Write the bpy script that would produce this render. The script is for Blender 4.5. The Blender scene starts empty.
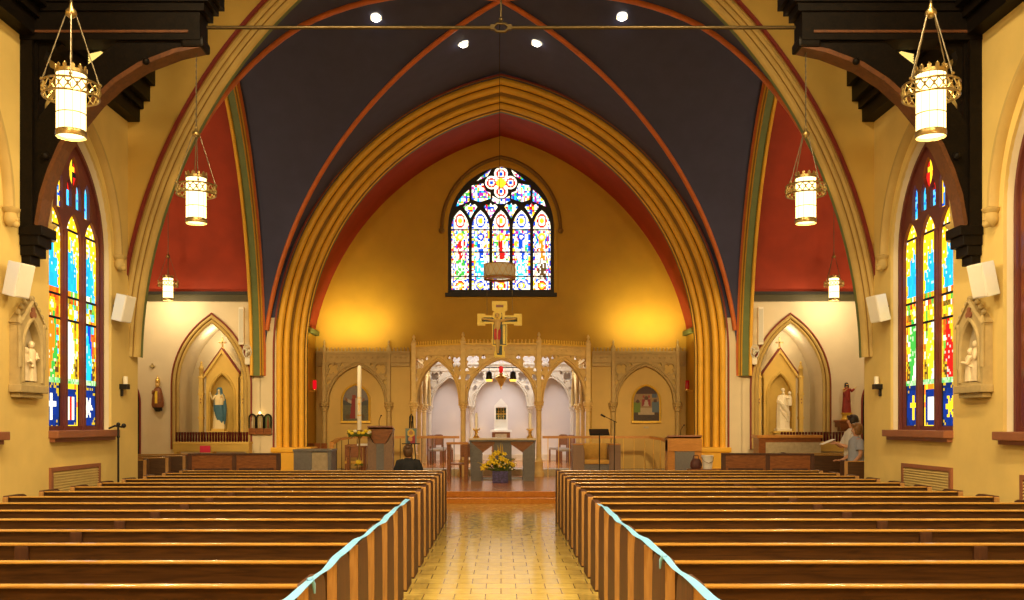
import bpy, bmesh, math, random
from math import sin, cos, pi, sqrt, radians, atan2, hypot
from mathutils import Matrix, Vector
from mathutils.geometry import delaunay_2d_cdt
random.seed(11)
C = bpy.context.scene.collection
SC = bpy.context.scene
M = {}

# ------------------------------------------------------------------ materials
def newmat(name):
    m = bpy.data.materials.new(name); m.use_nodes = True
    nt = m.node_tree
    for n in list(nt.nodes): nt.nodes.remove(n)
    out = nt.nodes.new('ShaderNodeOutputMaterial')
    M[name] = m
    return m, nt, out
def bsdf(nt, out, col, rough, metal=0.0, coat=0.0):
    b = nt.nodes.new('ShaderNodeBsdfPrincipled')
    b.inputs['Base Color'].default_value = (*col, 1)
    b.inputs['Roughness'].default_value = rough
    b.inputs['Metallic'].default_value = metal
    if coat: b.inputs['Coat Weight'].default_value = coat; b.inputs['Coat Roughness'].default_value = .15
    nt.links.new(b.outputs[0], out.inputs[0])
    return b
def plain(name, col, rough=.6, metal=0.0, var=.08, scale=6.0, bump=0.0, coat=0.0):
    m, nt, out = newmat(name)
    b = bsdf(nt, out, col, rough, metal, coat)
    tc = nt.nodes.new('ShaderNodeTexCoord')
    nz = nt.nodes.new('ShaderNodeTexNoise'); nz.inputs['Scale'].default_value = scale; nz.inputs['Detail'].default_value = 4
    nt.links.new(tc.outputs['Object'], nz.inputs['Vector'])
    rp = nt.nodes.new('ShaderNodeValToRGB')
    rp.color_ramp.elements[0].position = .3; rp.color_ramp.elements[1].position = .72
    rp.color_ramp.elements[0].color = (*[c*(1-var) for c in col], 1)
    rp.color_ramp.elements[1].color = (*[min(1, c*(1+var)) for c in col], 1)
    nt.links.new(nz.outputs[0], rp.inputs[0]); nt.links.new(rp.outputs[0], b.inputs['Base Color'])
    if bump:
        bp = nt.nodes.new('ShaderNodeBump'); bp.inputs['Strength'].default_value = bump; bp.inputs['Distance'].default_value = .02
        nt.links.new(nz.outputs[0], bp.inputs['Height']); nt.links.new(bp.outputs[0], b.inputs['Normal'])
    return m
def wood(name, dark, light, rough=.4, stretch=(1.2, 14, 14), coat=0.0):
    m, nt, out = newmat(name)
    b = bsdf(nt, out, light, rough, 0, coat)
    tc = nt.nodes.new('ShaderNodeTexCoord')
    mp = nt.nodes.new('ShaderNodeMapping'); mp.inputs['Scale'].default_value = stretch
    nt.links.new(tc.outputs['Object'], mp.inputs['Vector'])
    nz = nt.nodes.new('ShaderNodeTexNoise'); nz.inputs['Scale'].default_value = 1.6; nz.inputs['Detail'].default_value = 5
    nz.inputs['Distortion'].default_value = 1.6
    nt.links.new(mp.outputs[0], nz.inputs['Vector'])
    rp = nt.nodes.new('ShaderNodeValToRGB')
    rp.color_ramp.elements[0].position = .32; rp.color_ramp.elements[1].position = .7
    rp.color_ramp.elements[0].color = (*dark, 1); rp.color_ramp.elements[1].color = (*light, 1)
    nt.links.new(nz.outputs[0], rp.inputs[0]); nt.links.new(rp.outputs[0], b.inputs['Base Color'])
    return m
def glow(name, col, strength):
    m, nt, out = newmat(name)
    e = nt.nodes.new('ShaderNodeEmission'); e.inputs[0].default_value = (*col, 1); e.inputs[1].default_value = strength
    nt.links.new(e.outputs[0], out.inputs[0]); return m
def attr_mat(name, emit=None, rough=.6):
    m, nt, out = newmat(name)
    a = nt.nodes.new('ShaderNodeAttribute'); a.attribute_name = 'Col'
    if emit is not None:
        e = nt.nodes.new('ShaderNodeEmission'); e.inputs[1].default_value = emit
        nt.links.new(a.outputs['Color'], e.inputs[0]); nt.links.new(e.outputs[0], out.inputs[0])
    else:
        b = bsdf(nt, out, (.5,)*3, rough); nt.links.new(a.outputs['Color'], b.inputs['Base Color'])
    return m

plain('nave_plaster', (.72, .53, .17), .75, var=.09, scale=1.6, bump=.08)
plain('gable_plaster', (.58, .39, .095), .8, var=.08, scale=1.5, bump=.08)
plain('gold_plaster', (.56, .315, .018), .7, var=.08, scale=1.3, bump=.08)
plain('white_plaster', (.70, .60, .42), .75, var=.05, scale=2)
plain('apse_plaster', (.72, .63, .575), .8, var=.03, scale=2)
plain('blue_vault', (.046, .050, .118), .75, var=.10, scale=3)
plain('red_vault', (.37, .036, .008), .75, var=.12, scale=2.2)
plain('orange_rib', (.56, .14, .025), .55, var=.1)
plain('cream_mould', (.78, .43, .034), .55, var=.08, scale=3)
plain('tan_mould', (.50, .35, .11), .6, var=.1, scale=3)
plain('groove', (.24, .13, .02), .7)
plain('red_line', (.20, .018, .012), .6)
plain('dark_cornice', (.055, .045, .012), .6)
plain('green_line', (.13, .17, .05), .6)
plain('screen_stone', (.74, .53, .20), .6, var=.08, scale=8)
plain('screen_tan', (.45, .31, .11), .6, var=.1, scale=8)
plain('screen_panel', (.58, .39, .12), .75, var=.07, scale=2)
plain('screen_gold', (.85, .56, .08), .45, var=.1, scale=10)
plain('apse_stone', (.70, .60, .46), .65, var=.06, scale=8)
plain('niche_gold', (.66, .45, .11), .6, var=.06, scale=4)
plain('niche_panel', (.54, .36, .08), .65, var=.06, scale=4)
plain('relief_stone', (.45, .34, .15), .75, var=.12, scale=8, bump=.1)
plain('relief_figure', (.80, .66, .42), .6, var=.08, scale=10)
plain('sill_brown', (.27, .10, .045), .45, var=.1)
plain('frame_brown', (.13, .028, .020), .5, var=.12)
plain('dark_frame', (.012, .008, .006), .6)
wood('dark_oak', (.003, .002, .0012), (.009, .0055, .003), .5, (10, 2, 10))
M['dark_oak'].node_tree.nodes['Principled BSDF'].inputs['Specular IOR Level'].default_value = .12
wood('brace_wood_lit', (.075, .026, .008), (.13, .045, .012), .45, (6, 6, 6))  # redder, lighter oak paints the lit underside of the brace
wood('pew_oak', (.040, .015, .004), (.105, .042, .010), .40, (1.0, 16, 18), .1)
wood('pew_top_lit', (.42, .21, .042), (.58, .32, .07), .22, (1.5, 18, 18), .5)  # pale gold wood paints the light caught along the pew tops
wood('pew_edge_lit', (.34, .17, .05), (.46, .25, .08), .35, (14, 14, 1.2), .2)  # lighter copy of the pew wood, lit look of the rear edges
wood('pew_end', (.048, .014, .004), (.095, .030, .007), .6, (14, 14, 1.2))
wood('red_wood', (.17, .052, .012), (.30, .10, .024), .35, (3, 14, 14), .2)
wood('honey_wood', (.44, .19, .035), (.58, .27, .06), .35, (3, 14, 14), .2)
wood('platform_wood', (.42, .135, .014), (.58, .215, .026), .22, (12, 1.2, 12), .15)
plain('granite', (.17, .165, .16), .45, var=.30, scale=60)
plain('granite_brown', (.26, .165, .105), .45, var=.2, scale=50)
plain('pale_marble', (.46, .38, .24), .4, var=.15, scale=12)
plain('altar_top', (.66, .54, .34), .3, var=.05)
plain('brass', (.90, .64, .17), .28, 1.0, var=.05)
plain('old_brass', (.34, .24, .09), .35, .9, var=.15, scale=20)
plain('iron', (.020, .018, .016), .45, .6)
plain('steel_rod', (.10, .07, .03), .35, .8)
plain('chain_metal', (.16, .13, .08), .4, .8)
plain('speaker_white', (.80, .76, .66), .5, var=.02)
plain('speaker_grille', (.60, .58, .50), .7, var=.1, scale=90)
plain('black_cloth', (.010, .010, .012), .85)
plain('black_plastic', (.012, .012, .013), .4)
plain('wax', (.86, .80, .66), .45, var=.02)
plain('skin', (.62, .32, .19), .5, var=.05)
plain('brown_hair', (.09, .042, .016), .5, var=.3, scale=30)
plain('blond_hair', (.26, .125, .035), .5, var=.3, scale=30)
plain('dark_hair', (.022, .014, .010), .5, var=.3, scale=30)
plain('gray_shirt', (.34, .37, .47), .85, var=.1, scale=12)
plain('white_shirt', (.72, .70, .66), .85, var=.05)
plain('navy_cloth', (.020, .022, .032), .85)
plain('robe_blue', (.05, .15, .24), .6, var=.15, scale=10)
plain('robe_cream', (.78, .66, .40), .6, var=.05)
plain('robe_red', (.27, .022, .016), .6, var=.15, scale=10)
plain('robe_brown', (.23, .075, .020), .5, var=.3, scale=14)
plain('marble_white', (.84, .76, .60), .45, var=.05, scale=10)
plain('votive_red', (.075, .006, .008), .2, var=.3, scale=30)
plain('lamp_red', (.55, .012, .02), .2)
plain('pink_paper', (.70, .03, .10), .7)
plain('white_paper', (.82, .80, .74), .7, var=.02)
plain('bucket_white', (.86, .84, .76), .4, var=.02)
plain('bag_brown', (.10, .030, .022), .6, var=.3, scale=14)
plain('tape_blue', (.20, .50, .86), .6, var=.10, scale=8)
plain('cushion_gold', (.62, .36, .07), .8, var=.08, scale=18)
plain('cushion_gray', (.34, .28, .22), .85, var=.08, scale=18)
plain('petal_yellow', (.88, .66, .03), .55, var=.12, scale=14)
plain('petal_white', (.86, .80, .52), .55, var=.06)
plain('leaf_green', (.10, .15, .02), .55, var=.3, scale=14)
plain('stem_gold', (.55, .38, .04), .6, var=.2)
plain('box_purple', (.055, .04, .16), .45, var=.9, scale=34)
plain('vent_tan', (.55, .40, .14), .6)
plain('vent_dark', (.16, .10, .03), .7)
plain('picture_gold', (.72, .46, .06), .35, .3, var=.1)
plain('cross_gold', (.86, .62, .06), .4, var=.08, scale=12)
plain('cross_dark', (.022, .05, .045), .5)
plain('cross_red', (.50, .03, .025), .5)
plain('flesh', (.62, .40, .12), .5)
plain('frosted', (.86, .80, .62), .5)
nt = M['frosted'].node_tree; tl = nt.nodes.new('ShaderNodeBsdfTranslucent'); tl.inputs[0].default_value = (.95, .92, .80, 1)
mxs = nt.nodes.new('ShaderNodeMixShader'); mxs.inputs[0].default_value = .6
nt.links.new(nt.nodes['Principled BSDF'].outputs[0], mxs.inputs[1]); nt.links.new(tl.outputs[0], mxs.inputs[2])
nt.links.new(mxs.outputs[0], nt.nodes['Material Output'].inputs[0])
plain('door_dark', (.010, .006, .008), .7)
plain('tabernacle_white', (.86, .82, .72), .4, var=.02)
plain('gray_ceiling', (.045, .032, .02), .8)
glow('shade_glass', (1.0, .78, .33), 3.8)
glow('shade_hot', (1.0, .86, .52), 20)
glow('vault_lamp', (1.0, .93, .80), 14)
glow('flame', (1.0, .62, .2), 14)
glow('skylight_glass', (.95, .97, 1.0), 4.5)
glow('flood_glass', (1.0, .70, .18), 1.3)
glow('lamp_amber', (1.0, .42, .06), 3)
glow('lamp_ruby', (.85, .006, .012), 1.0)
attr_mat('stained_glass', 1.8)
attr_mat('stained_glass_white', 1.9)
attr_mat('painted', None, .6)

def tiles():
    m, nt, out = newmat('floor_tile')
    b = bsdf(nt, out, (.5, .4, .2), .16, 0, .25)
    tc = nt.nodes.new('ShaderNodeTexCoord')
    br = nt.nodes.new('ShaderNodeTexBrick')
    br.inputs['Scale'].default_value = 1.0; br.offset = .5; br.squash = 1
    br.inputs['Brick Width'].default_value = .305; br.inputs['Row Height'].default_value = .305
    br.inputs['Mortar Size'].default_value = .006
    br.inputs['Color1'].default_value = (.93, .71, .19, 1); br.inputs['Color2'].default_value = (.82, .62, .16, 1)
    br.inputs['Mortar'].default_value = (.40, .28, .08, 1); br.inputs['Bias'].default_value = -.1
    nt.links.new(tc.outputs['Object'], br.inputs['Vector'])
    nz = nt.nodes.new('ShaderNodeTexNoise'); nz.inputs['Scale'].default_value = 9; nz.inputs['Detail'].default_value = 6
    nt.links.new(tc.outputs['Object'], nz.inputs['Vector'])
    mx = nt.nodes.new('ShaderNodeMix'); mx.data_type = 'RGBA'; mx.blend_type = 'MULTIPLY'; mx.inputs[0].default_value = .35
    nt.links.new(br.outputs[0], mx.inputs[6]); nt.links.new(nz.outputs[0], mx.inputs[7])
    rp = nt.nodes.new('ShaderNodeMapRange'); rp.inputs[1].default_value = .3; rp.inputs[2].default_value = .7
    rp.inputs[3].default_value = .05; rp.inputs[4].default_value = .18
    nt.links.new(nz.outputs[0], rp.inputs[0]); nt.links.new(rp.outputs[0], b.inputs['Roughness'])
    nt.links.new(mx.outputs[2], b.inputs['Base Color'])
    bp = nt.nodes.new('ShaderNodeBump'); bp.inputs['Strength'].default_value = .12; bp.inputs['Distance'].default_value = .01
    nt.links.new(nz.outputs[0], bp.inputs['Height']); nt.links.new(bp.outputs[0], b.inputs['Normal'])
tiles()

# ------------------------------------------------------------------ mesh builder
def T(x=0, y=0, z=0, rot=0): return Matrix.Translation((x, y, z)) @ Matrix.Rotation(radians(rot), 4, 'Z')
class MB:
    def __init__(s, xf=None): s.v = []; s.f = []; s.m = []; s.sm = []; s.xf = xf; s.col = None
    def add(s, vs, fs, m, smooth=False, xf=None):
        o = len(s.v)
        for p in vs:
            p = Vector(p)
            if xf is not None: p = xf @ p
            if s.xf is not None: p = s.xf @ p
            s.v.append(p)
        for f in fs:
            s.f.append([i+o for i in f]); s.m.append(m); s.sm.append(smooth)
        return s
    def box(s, x0, x1, y0, y1, z0, z1, m, xf=None, ch=0.0):
        if ch <= 0:
            vs = [(x, y, z) for x in (x0, x1) for y in (y0, y1) for z in (z0, z1)]
            fs = [(0,1,3,2), (4,6,7,5), (0,4,5,1), (2,3,7,6), (0,2,6,4), (1,5,7,3)]
            return s.add(vs, fs, m, False, xf)
        bm = bmesh.new()
        bmesh.ops.create_cube(bm, size=1)
        for v in bm.verts:
            v.co = ((x0+x1)/2+v.co.x*(x1-x0), (y0+y1)/2+v.co.y*(y1-y0), (z0+z1)/2+v.co.z*(z1-z0))
        bmesh.ops.bevel(bm, geom=list(bm.edges), offset=ch, segments=2, profile=.6, affect='EDGES')
        bm.verts.index_update()
        s.add([v.co.copy() for v in bm.verts], [[v.index for v in f.verts] for f in bm.faces], m, False, xf); bm.free()
        return s
    def lathe(s, prof, m, x=0, y=0, z=0, seg=16, xf=None, sx=1, sy=1, fold=0, nf=7, cap=True):
        vs, fs = [], []
        n = len(prof)
        for i, p in enumerate(prof):
            r, h = p[0], p[1]; ox = p[2] if len(p) > 2 else 0; oy = p[3] if len(p) > 3 else 0
            for k in range(seg):
                a = 2*pi*k/seg
                rr = r*(1+fold*sin(nf*a+i*.35))
                vs.append((x+ox+rr*sx*cos(a), y+oy+rr*sy*sin(a), z+h))
        for i in range(n-1):
            for k in range(seg):
                k2 = (k+1) % seg
                fs.append((i*seg+k, i*seg+k2, (i+1)*seg+k2, (i+1)*seg+k))
        if cap: fs.append(tuple(range(seg-1, -1, -1))); fs.append(tuple((n-1)*seg+k for k in range(seg)))
        return s.add(vs, fs, m, True, xf)
    def cyl(s, x, y, z0, z1, r, m, seg=14, xf=None, r2=None): return s.lathe([(r, z0), (r if r2 is None else r2, z1)], m, x, y, 0, seg, xf)
    def ball(s, x, y, z, r, m, sx=1, sy=1, sz=1, seg=12, xf=None):
        n = max(5, seg//2)
        return s.lathe([(max(1e-4, r*sin(pi*i/n)), -r*sz*cos(pi*i/n)) for i in range(n+1)], m, x, y, z, seg, xf, sx, sy)
    def tube(s, pts, r, m, seg=8, xf=None, closed=False):
        pts = [Vector(p) for p in pts]; n = len(pts); vs, fs = [], []
        rr = r if isinstance(r, (list, tuple)) else [r]*n
        up = None
        for i, p in enumerate(pts):
            a = pts[(i-1) % n] if (closed or i > 0) else p
            b = pts[(i+1) % n] if (closed or i < n-1) else p
            t = (b-a).normalized()
            if up is None:
                up = Vector((0, 0, 1)) if abs(t.z) < .9 else Vector((1, 0, 0))
            e = t.cross(up).normalized(); up = e.cross(t).normalized()
            for k in range(seg):
                q = 2*pi*k/seg
                vs.append(p+(e*cos(q)+up*sin(q))*rr[i])
        for i in range(n if closed else n-1):
            j = (i+1) % n
            for k in range(seg):
                k2 = (k+1) % seg
                fs.append((i*seg+k, i*seg+k2, j*seg+k2, j*seg+k))
        if not closed: fs.append(tuple(range(seg-1, -1, -1))); fs.append(tuple((n-1)*seg+k for k in range(seg)))
        return s.add(vs, fs, m, True, xf)
    def prism(s, poly, y0, y1, m, xf=None):     # polygon in the local xz plane, thickness along y
        n = len(poly)
        vs = [(a, y0, b) for a, b in poly]+[(a, y1, b) for a, b in poly]
        fs = [tuple(range(n)), tuple(range(2*n-1, n-1, -1))]+[(i, i+n, (i+1) % n+n, (i+1) % n) for i in range(n)]
        return s.add(vs, fs, m, False, xf)
    def plate(s, outer, holes, y0, y1, m, xf=None):   # polygon with holes in the xz plane
        loops = [outer]+list(holes); P, ed = [], []
        for lp in loops:
            o = len(P); n = len(lp); P += [Vector(q) for q in lp]; ed += [(o+i, o+(i+1) % n) for i in range(n)]
        V2, _, F2, _, _, _ = delaunay_2d_cdt(P, ed, [], 0, 1e-5)
        def pin(x, y, lp):
            c = False; j = len(lp)-1
            for i in range(len(lp)):
                (xi, yi), (xj, yj) = lp[i], lp[j]
                if (yi > y) != (yj > y) and x < (xj-xi)*(y-yi)/(yj-yi)+xi: c = not c
                j = i
            return c
        fs = []
        for f in F2:
            cx = sum(V2[i].x for i in f)/len(f); cy = sum(V2[i].y for i in f)/len(f)
            if pin(cx, cy, outer) and not any(pin(cx, cy, h) for h in holes): fs.append(list(f))
        n = len(V2)
        s.add([(q.x, y0, q.y) for q in V2]+[(q.x, y1, q.y) for q in V2], [f for f in fs]+[[i+n for i in f[::-1]] for f in fs], m, False, xf)
        for lp in loops:
            k = len(lp); s.add([(a, y0, b) for a, b in lp]+[(a, y1, b) for a, b in lp], [(i, (i+1) % k, (i+1) % k+k, i+k) for i in range(k)], m, False, xf)
        return s
    def sweep(s, path, prof, mats, xf=None, closed=False, smooth=False):
        # path: (a,b) in the local xz plane; prof: (r,d), r to the left-hand side normal of the path, d along +y; mats per profile segment
        n = len(path); P = [Vector((a, b)) for a, b in path]; nv = []
        for i in range(n):
            def sn(i0, i1):
                t = (P[i1]-P[i0]).normalized(); return Vector((-t.y, t.x))
            if closed: n1, n2 = sn((i-1) % n, i), sn(i, (i+1) % n)
            else: n1 = sn(max(0, i-1), max(1, i)); n2 = sn(min(i, n-2), min(i+1, n-1))
            k = n1+n2
            nv.append(k/max(.2, (1+n1.dot(n2))))
        L = len(prof); vs = []
        for i in range(n):
            for r, d in prof:
                q = P[i]+nv[i]*r; vs.append((q.x, d, q.y))
        o = {}
        for j in range(L-1):
            mm = mats[j] if not isinstance(mats, str) else mats
            o.setdefault(mm, [])
            for i in range(n if closed else n-1):
                i2 = (i+1) % n
                o[mm].append((i*L+j, i2*L+j, i2*L+j+1, i*L+j+1))
        for mm, fs in o.items(): s.add(vs, fs, mm, smooth, xf)
        return s
    def cells(s, u0, u1, v0, v1, size, inside, color, m, y=0, xf=None):
        nu = max(1, int(round((u1-u0)/size))); nv = max(1, int(round((v1-v0)/size)))
        if s.col is None: s.col = []
        vs, fs = [], []
        for i in range(nu+1):
            for j in range(nv+1): vs.append((u0+(u1-u0)*i/nu, y, v0+(v1-v0)*j/nv))
        for i in range(nu):
            for j in range(nv):
                a = u0+(u1-u0)*(i+.5)/nu; b = v0+(v1-v0)*(j+.5)/nv
                if not inside(a, b): continue
                fs.append((i*(nv+1)+j, (i+1)*(nv+1)+j, (i+1)*(nv+1)+j+1, i*(nv+1)+j+1)); s.col.append(color(a, b))
        return s.add(vs, fs, m, False, xf)
    def obj(s, name, parent=None, loc=None, rot=0):
        me = bpy.data.meshes.new(name)
        me.from_pydata([tuple(v) for v in s.v], [], s.f)
        keys = []
        for k in s.m:
            if k not in keys: keys.append(k)
        for k in keys: me.materials.append(M[k])
        ix = {k: i for i, k in enumerate(keys)}
        me.polygons.foreach_set('material_index', [ix[k] for k in s.m])
        me.polygons.foreach_set('use_smooth', s.sm)
        if s.col is not None:
            at = me.color_attributes.new('Col', 'FLOAT_COLOR', 'CORNER')
            buf = []
            for p, c in zip(me.polygons, s.col): buf += [*c, 1.0]*p.loop_total
            at.data.foreach_set('color', buf)
        else:
            bm = bmesh.new(); bm.from_mesh(me); bmesh.ops.recalc_face_normals(bm, faces=bm.faces); bm.to_mesh(me); bm.free()
        me.update()
        if any(s.sm):
            try: me.set_sharp_from_angle(angle=radians(48))
            except Exception: pass
        o = bpy.data.objects.new(name, me); C.objects.link(o)
        if parent is not None: o.parent = parent
        if loc is not None: o.location = loc
        if rot: o.rotation_euler.z = radians(rot)
        return o
def tag(o, label=None, cat=None, group=None, kind=None):
    if label: o['label'] = label
    if cat: o['category'] = cat
    if group: o['group'] = group
    if kind: o['kind'] = kind
    return o
def thing(name, label, cat, loc=(0, 0, 0), rot=0, group=None):
    o = bpy.data.objects.new(name, None); C.objects.link(o); o.empty_display_size = .1
    o.location = loc; o.rotation_euler.z = radians(rot)
    return tag(o, label, cat, group)
def struct(o, label=None, cat=None): return tag(o, label, cat, None, 'structure')
def dup(root, loc, rot=0, label=None, group=None):
    r = root.copy(); C.objects.link(r); r.location = loc; r.rotation_euler.z = radians(rot)
    if label: r['label'] = label
    if group: r['group'] = group
    for ch in list(root.children):
        c = ch.copy(); C.objects.link(c); c.parent = r
        for g in list(ch.children):
            d = g.copy(); C.objects.link(d); d.parent = c
    return r
ORD = ['first', 'second', 'third', 'fourth', 'fifth', 'sixth', 'seventh', 'eighth', 'ninth', 'tenth', 'eleventh', 'twelfth', 'thirteenth',
       'fourteenth', 'fifteenth', 'sixteenth', 'seventeenth', 'eighteenth', 'nineteenth', 'twentieth', 'twenty-first', 'twenty-second',
       'twenty-third', 'twenty-fourth', 'twenty-fifth', 'twenty-sixth', 'twenty-seventh', 'twenty-eighth']
# pointed arch: half width w, springing zs, rise h -> points from (-w,zs) over the apex to (w,zs)
def arc(w, zs, h, n=14, cx=0):
    c = (h*h-w*w)/(2*w); R = w+c; ta = atan2(h, c)
    left = [(cx+c-R*cos(ta*i/n), zs+R*sin(ta*i/n)) for i in range(n+1)]
    return left+[(2*cx-a, b) for a, b in left[-2::-1]]
def arch(w, z0, zs, h, n=14, cx=0): return [(cx-w, z0)]+arc(w, zs, h, n, cx)+[(cx+w, z0)]
def inside_arch(w, z0, zs, h, cx=0):
    c = (h*h-w*w)/(2*w); R = w+c
    def f(a, b):
        a = abs(a-cx)
        if b < z0 or a > w: return False
        return True if b <= zs else hypot(a+c, b-zs) <= R
    return f
def circle(cx, cz, r, n=16, a0=0): return [(cx+r*cos(a0+2*pi*i/n), cz+r*sin(a0+2*pi*i/n)) for i in range(n)]
def foil(cx, cz, r, k=4, n=7, a0=0):
    D, q = (r*.56, r*.43) if k == 4 else (r*.50, r*.50); g = pi/k                       # k-lobed outline of touching circles
    s_ = D*cos(g)+sqrt(max(1e-6, q*q-(D*sin(g))**2))
    sp = atan2(s_*sin(g), s_*cos(g)-D); out = []
    for j in range(k):
        a = a0+2*pi*j/k
        out += [(cx+D*cos(a)+q*cos(a-sp+2*sp*i/n), cz+D*sin(a)+q*sin(a-sp+2*sp*i/n)) for i in range(n)]
    return out
# ================================================================== SETTING
NW, Y1, Y1B, Y2, Y3 = 5.85, 14.9, 15.3, 23.45, 26.9
YC, HY = (Y1B+Y2)/2, (Y2-Y1B)/2
VR, VC, VS = 7.75, 1.9, 2.85
def va(x): return VS+sqrt(max(0, VR*VR-(abs(x)+VC)**2))
WC = [13.28, 10.08, 6.80, 3.52]
def side(sgn, Y=0, z=0, off=0):   # elevation frame on a nave wall: local x along the wall, -y into the room
    return T(sgn*(NW-off), Y, z, -90*sgn)

fl = MB(); fl.box(-10.7, 10.7, -3.2, 33, -.1, 0, 'floor_tile')
struct(fl.obj('floor'), 'cream square floor tiles with grey joints, shining in the centre aisle', 'floor')
for sgn, nm in ((-1, 'wall_left'), (1, 'wall_right')):
    w = MB(T(sgn*NW, 0, 0, -90*sgn))
    s = -sgn   # local x = s*Y
    xs = sorted([s*-3.0, s*Y1B])
    w.plate([(xs[0], 0), (xs[0], 7.5), (xs[1], 7.5), (xs[1], 0)], [arch(.985, 1.56, 4.2, 1.5, 12, s*y) for y in WC], 0, .3, 'nave_plaster')
    struct(w.obj(nm), 'cream yellow plaster nave wall with pointed stained glass windows, on the %s' % ('left' if sgn < 0 else 'right'), 'wall')
w = MB(); w.box(-6.2, 6.2, -3.3, -3.0, 0, 13, 'nave_plaster'); struct(w.obj('wall_back'), 'plain plaster wall at the rear of the nave', 'wall')
# gable wall with the first crossing arch
R1, c1, z1 = 8.27, 2.28, 2.6
def ring(R, c, zs, zend, n=30):
    a0 = math.asin(min(1, (zend-zs)/R)); a1 = math.acos(c/R)
    l = [(c-R*cos(a0+(a1-a0)*i/n), zs+R*sin(a0+(a1-a0)*i/n)) for i in range(n+1)]
    return l+[(-a, b) for a, b in l[-2::-1]]
w = MB(T(0, Y1))
rp = ring(R1, c1, z1, 3.2)
rp = [(max(-6.0, min(6.0, a)), b) for a, b in rp]
w.plate([(-6.1, 3.2), (-6.1, 13.2), (6.1, 13.2), (6.1, 3.2)]+rp[::-1], [], 0, .4, 'gable_plaster')
struct(w.obj('wall_front'), 'ochre plaster wall above the wide pointed arch at the end of the nave', 'wall')
t = MB(T(0, Y1))
pr = [(.30, .0), (.30, -.05), (.255, -.05), (.25, .0), (.235, .01), (.20, .0), (.165, .03), (.155, .05), (.13, .045), (.095, .075), (.085, .10), (.055, .10), (.02, .13), (0, .17), (0, .27)]
mt = ['red_line', 'red_line', 'red_line', 'groove', 'tan_mould', 'tan_mould', 'groove', 'tan_mould', 'tan_mould', 'groove', 'tan_mould', 'tan_mould', 'tan_mould', 'green_line']
t.sweep(ring(R1-.27, c1, z1, 2.74, 36), pr, mt)
struct(t.obj('trim_1'), 'moulded tan arch with green soffit where the nave meets the crossing', 'arch moulding')
# nave roof
w = MB()
for s in (-1, 1):
    w.add([(s*6.3, -3.2, 7.3), (s*6.3, 15.0, 7.3), (0, 15.0, 12.9), (0, -3.2, 12.9)], [(0, 1, 2, 3)], 'gray_ceiling')
struct(w.obj('ceiling'), 'dark timber nave roof sloping up above the trusses', 'ceiling')
for s, nm in ((-1, 'trim_2'), (1, 'trim_3')):
    w = MB()
    for x0, za, zb in ((5.66, 6.42, 6.62), (5.60, 6.62, 6.74), (5.50, 6.74, 6.98), (5.42, 6.98, 7.35)):
        a, b = sorted((s*x0, s*5.86)); w.box(a, b, -3, Y1-.005, za, zb, 'dark_oak')
    struct(w.obj(nm), 'stepped dark oak wall plate running along the top of the nave wall', 'cornice')
# crossing vault
def vz(u, v): return va(NW*min(abs(u), abs(v)))+.46*min(1, 1.6*max(0, -v))*(1-abs(u)**8)
N = 44
us = [sin(pi/2*(i/N*2-1)) for i in range(N+1)]
vs, fs = [], []
for i, u in enumerate(us):
    for j, v in enumerate(us): vs.append((u*NW, YC+v*HY, vz(u, v)))
for i in range(N):
    for j in range(N):
        a, b, c, d = i*(N+1)+j, (i+1)*(N+1)+j, (i+1)*(N+1)+j+1, i*(N+1)+j+1
        fs += [(a, b, c), (a, c, d)] if (us[i]+1e-6 < 0) == (us[j]+1e-6 < 0) else [(a, b, d), (b, c, d)]
w = MB(); w.add(vs, fs, 'blue_vault', True)
struct(w.obj('ceiling_crossing'), 'dark slate blue groin vault over the crossing', 'ceiling')
k = 4
for sx in (-1, 1):
    for sy in (-1, 1):
        pts = []
        for i in range(29):
            q = sin(pi/2*i/28)*.985
            pts.append((sx*q*NW, YC+sy*q*HY, vz(q, sy*q)-.03))
        w = MB(); w.tube(pts, .055, 'orange_rib', 8)
        struct(w.obj('trim_%d' % k), 'thin orange rib on the %s side of the blue crossing vault, %s' % ('left' if sx < 0 else 'right', 'towards the sanctuary' if sy > 0 else 'towards the nave'), 'vault rib'); k += 1
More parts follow.
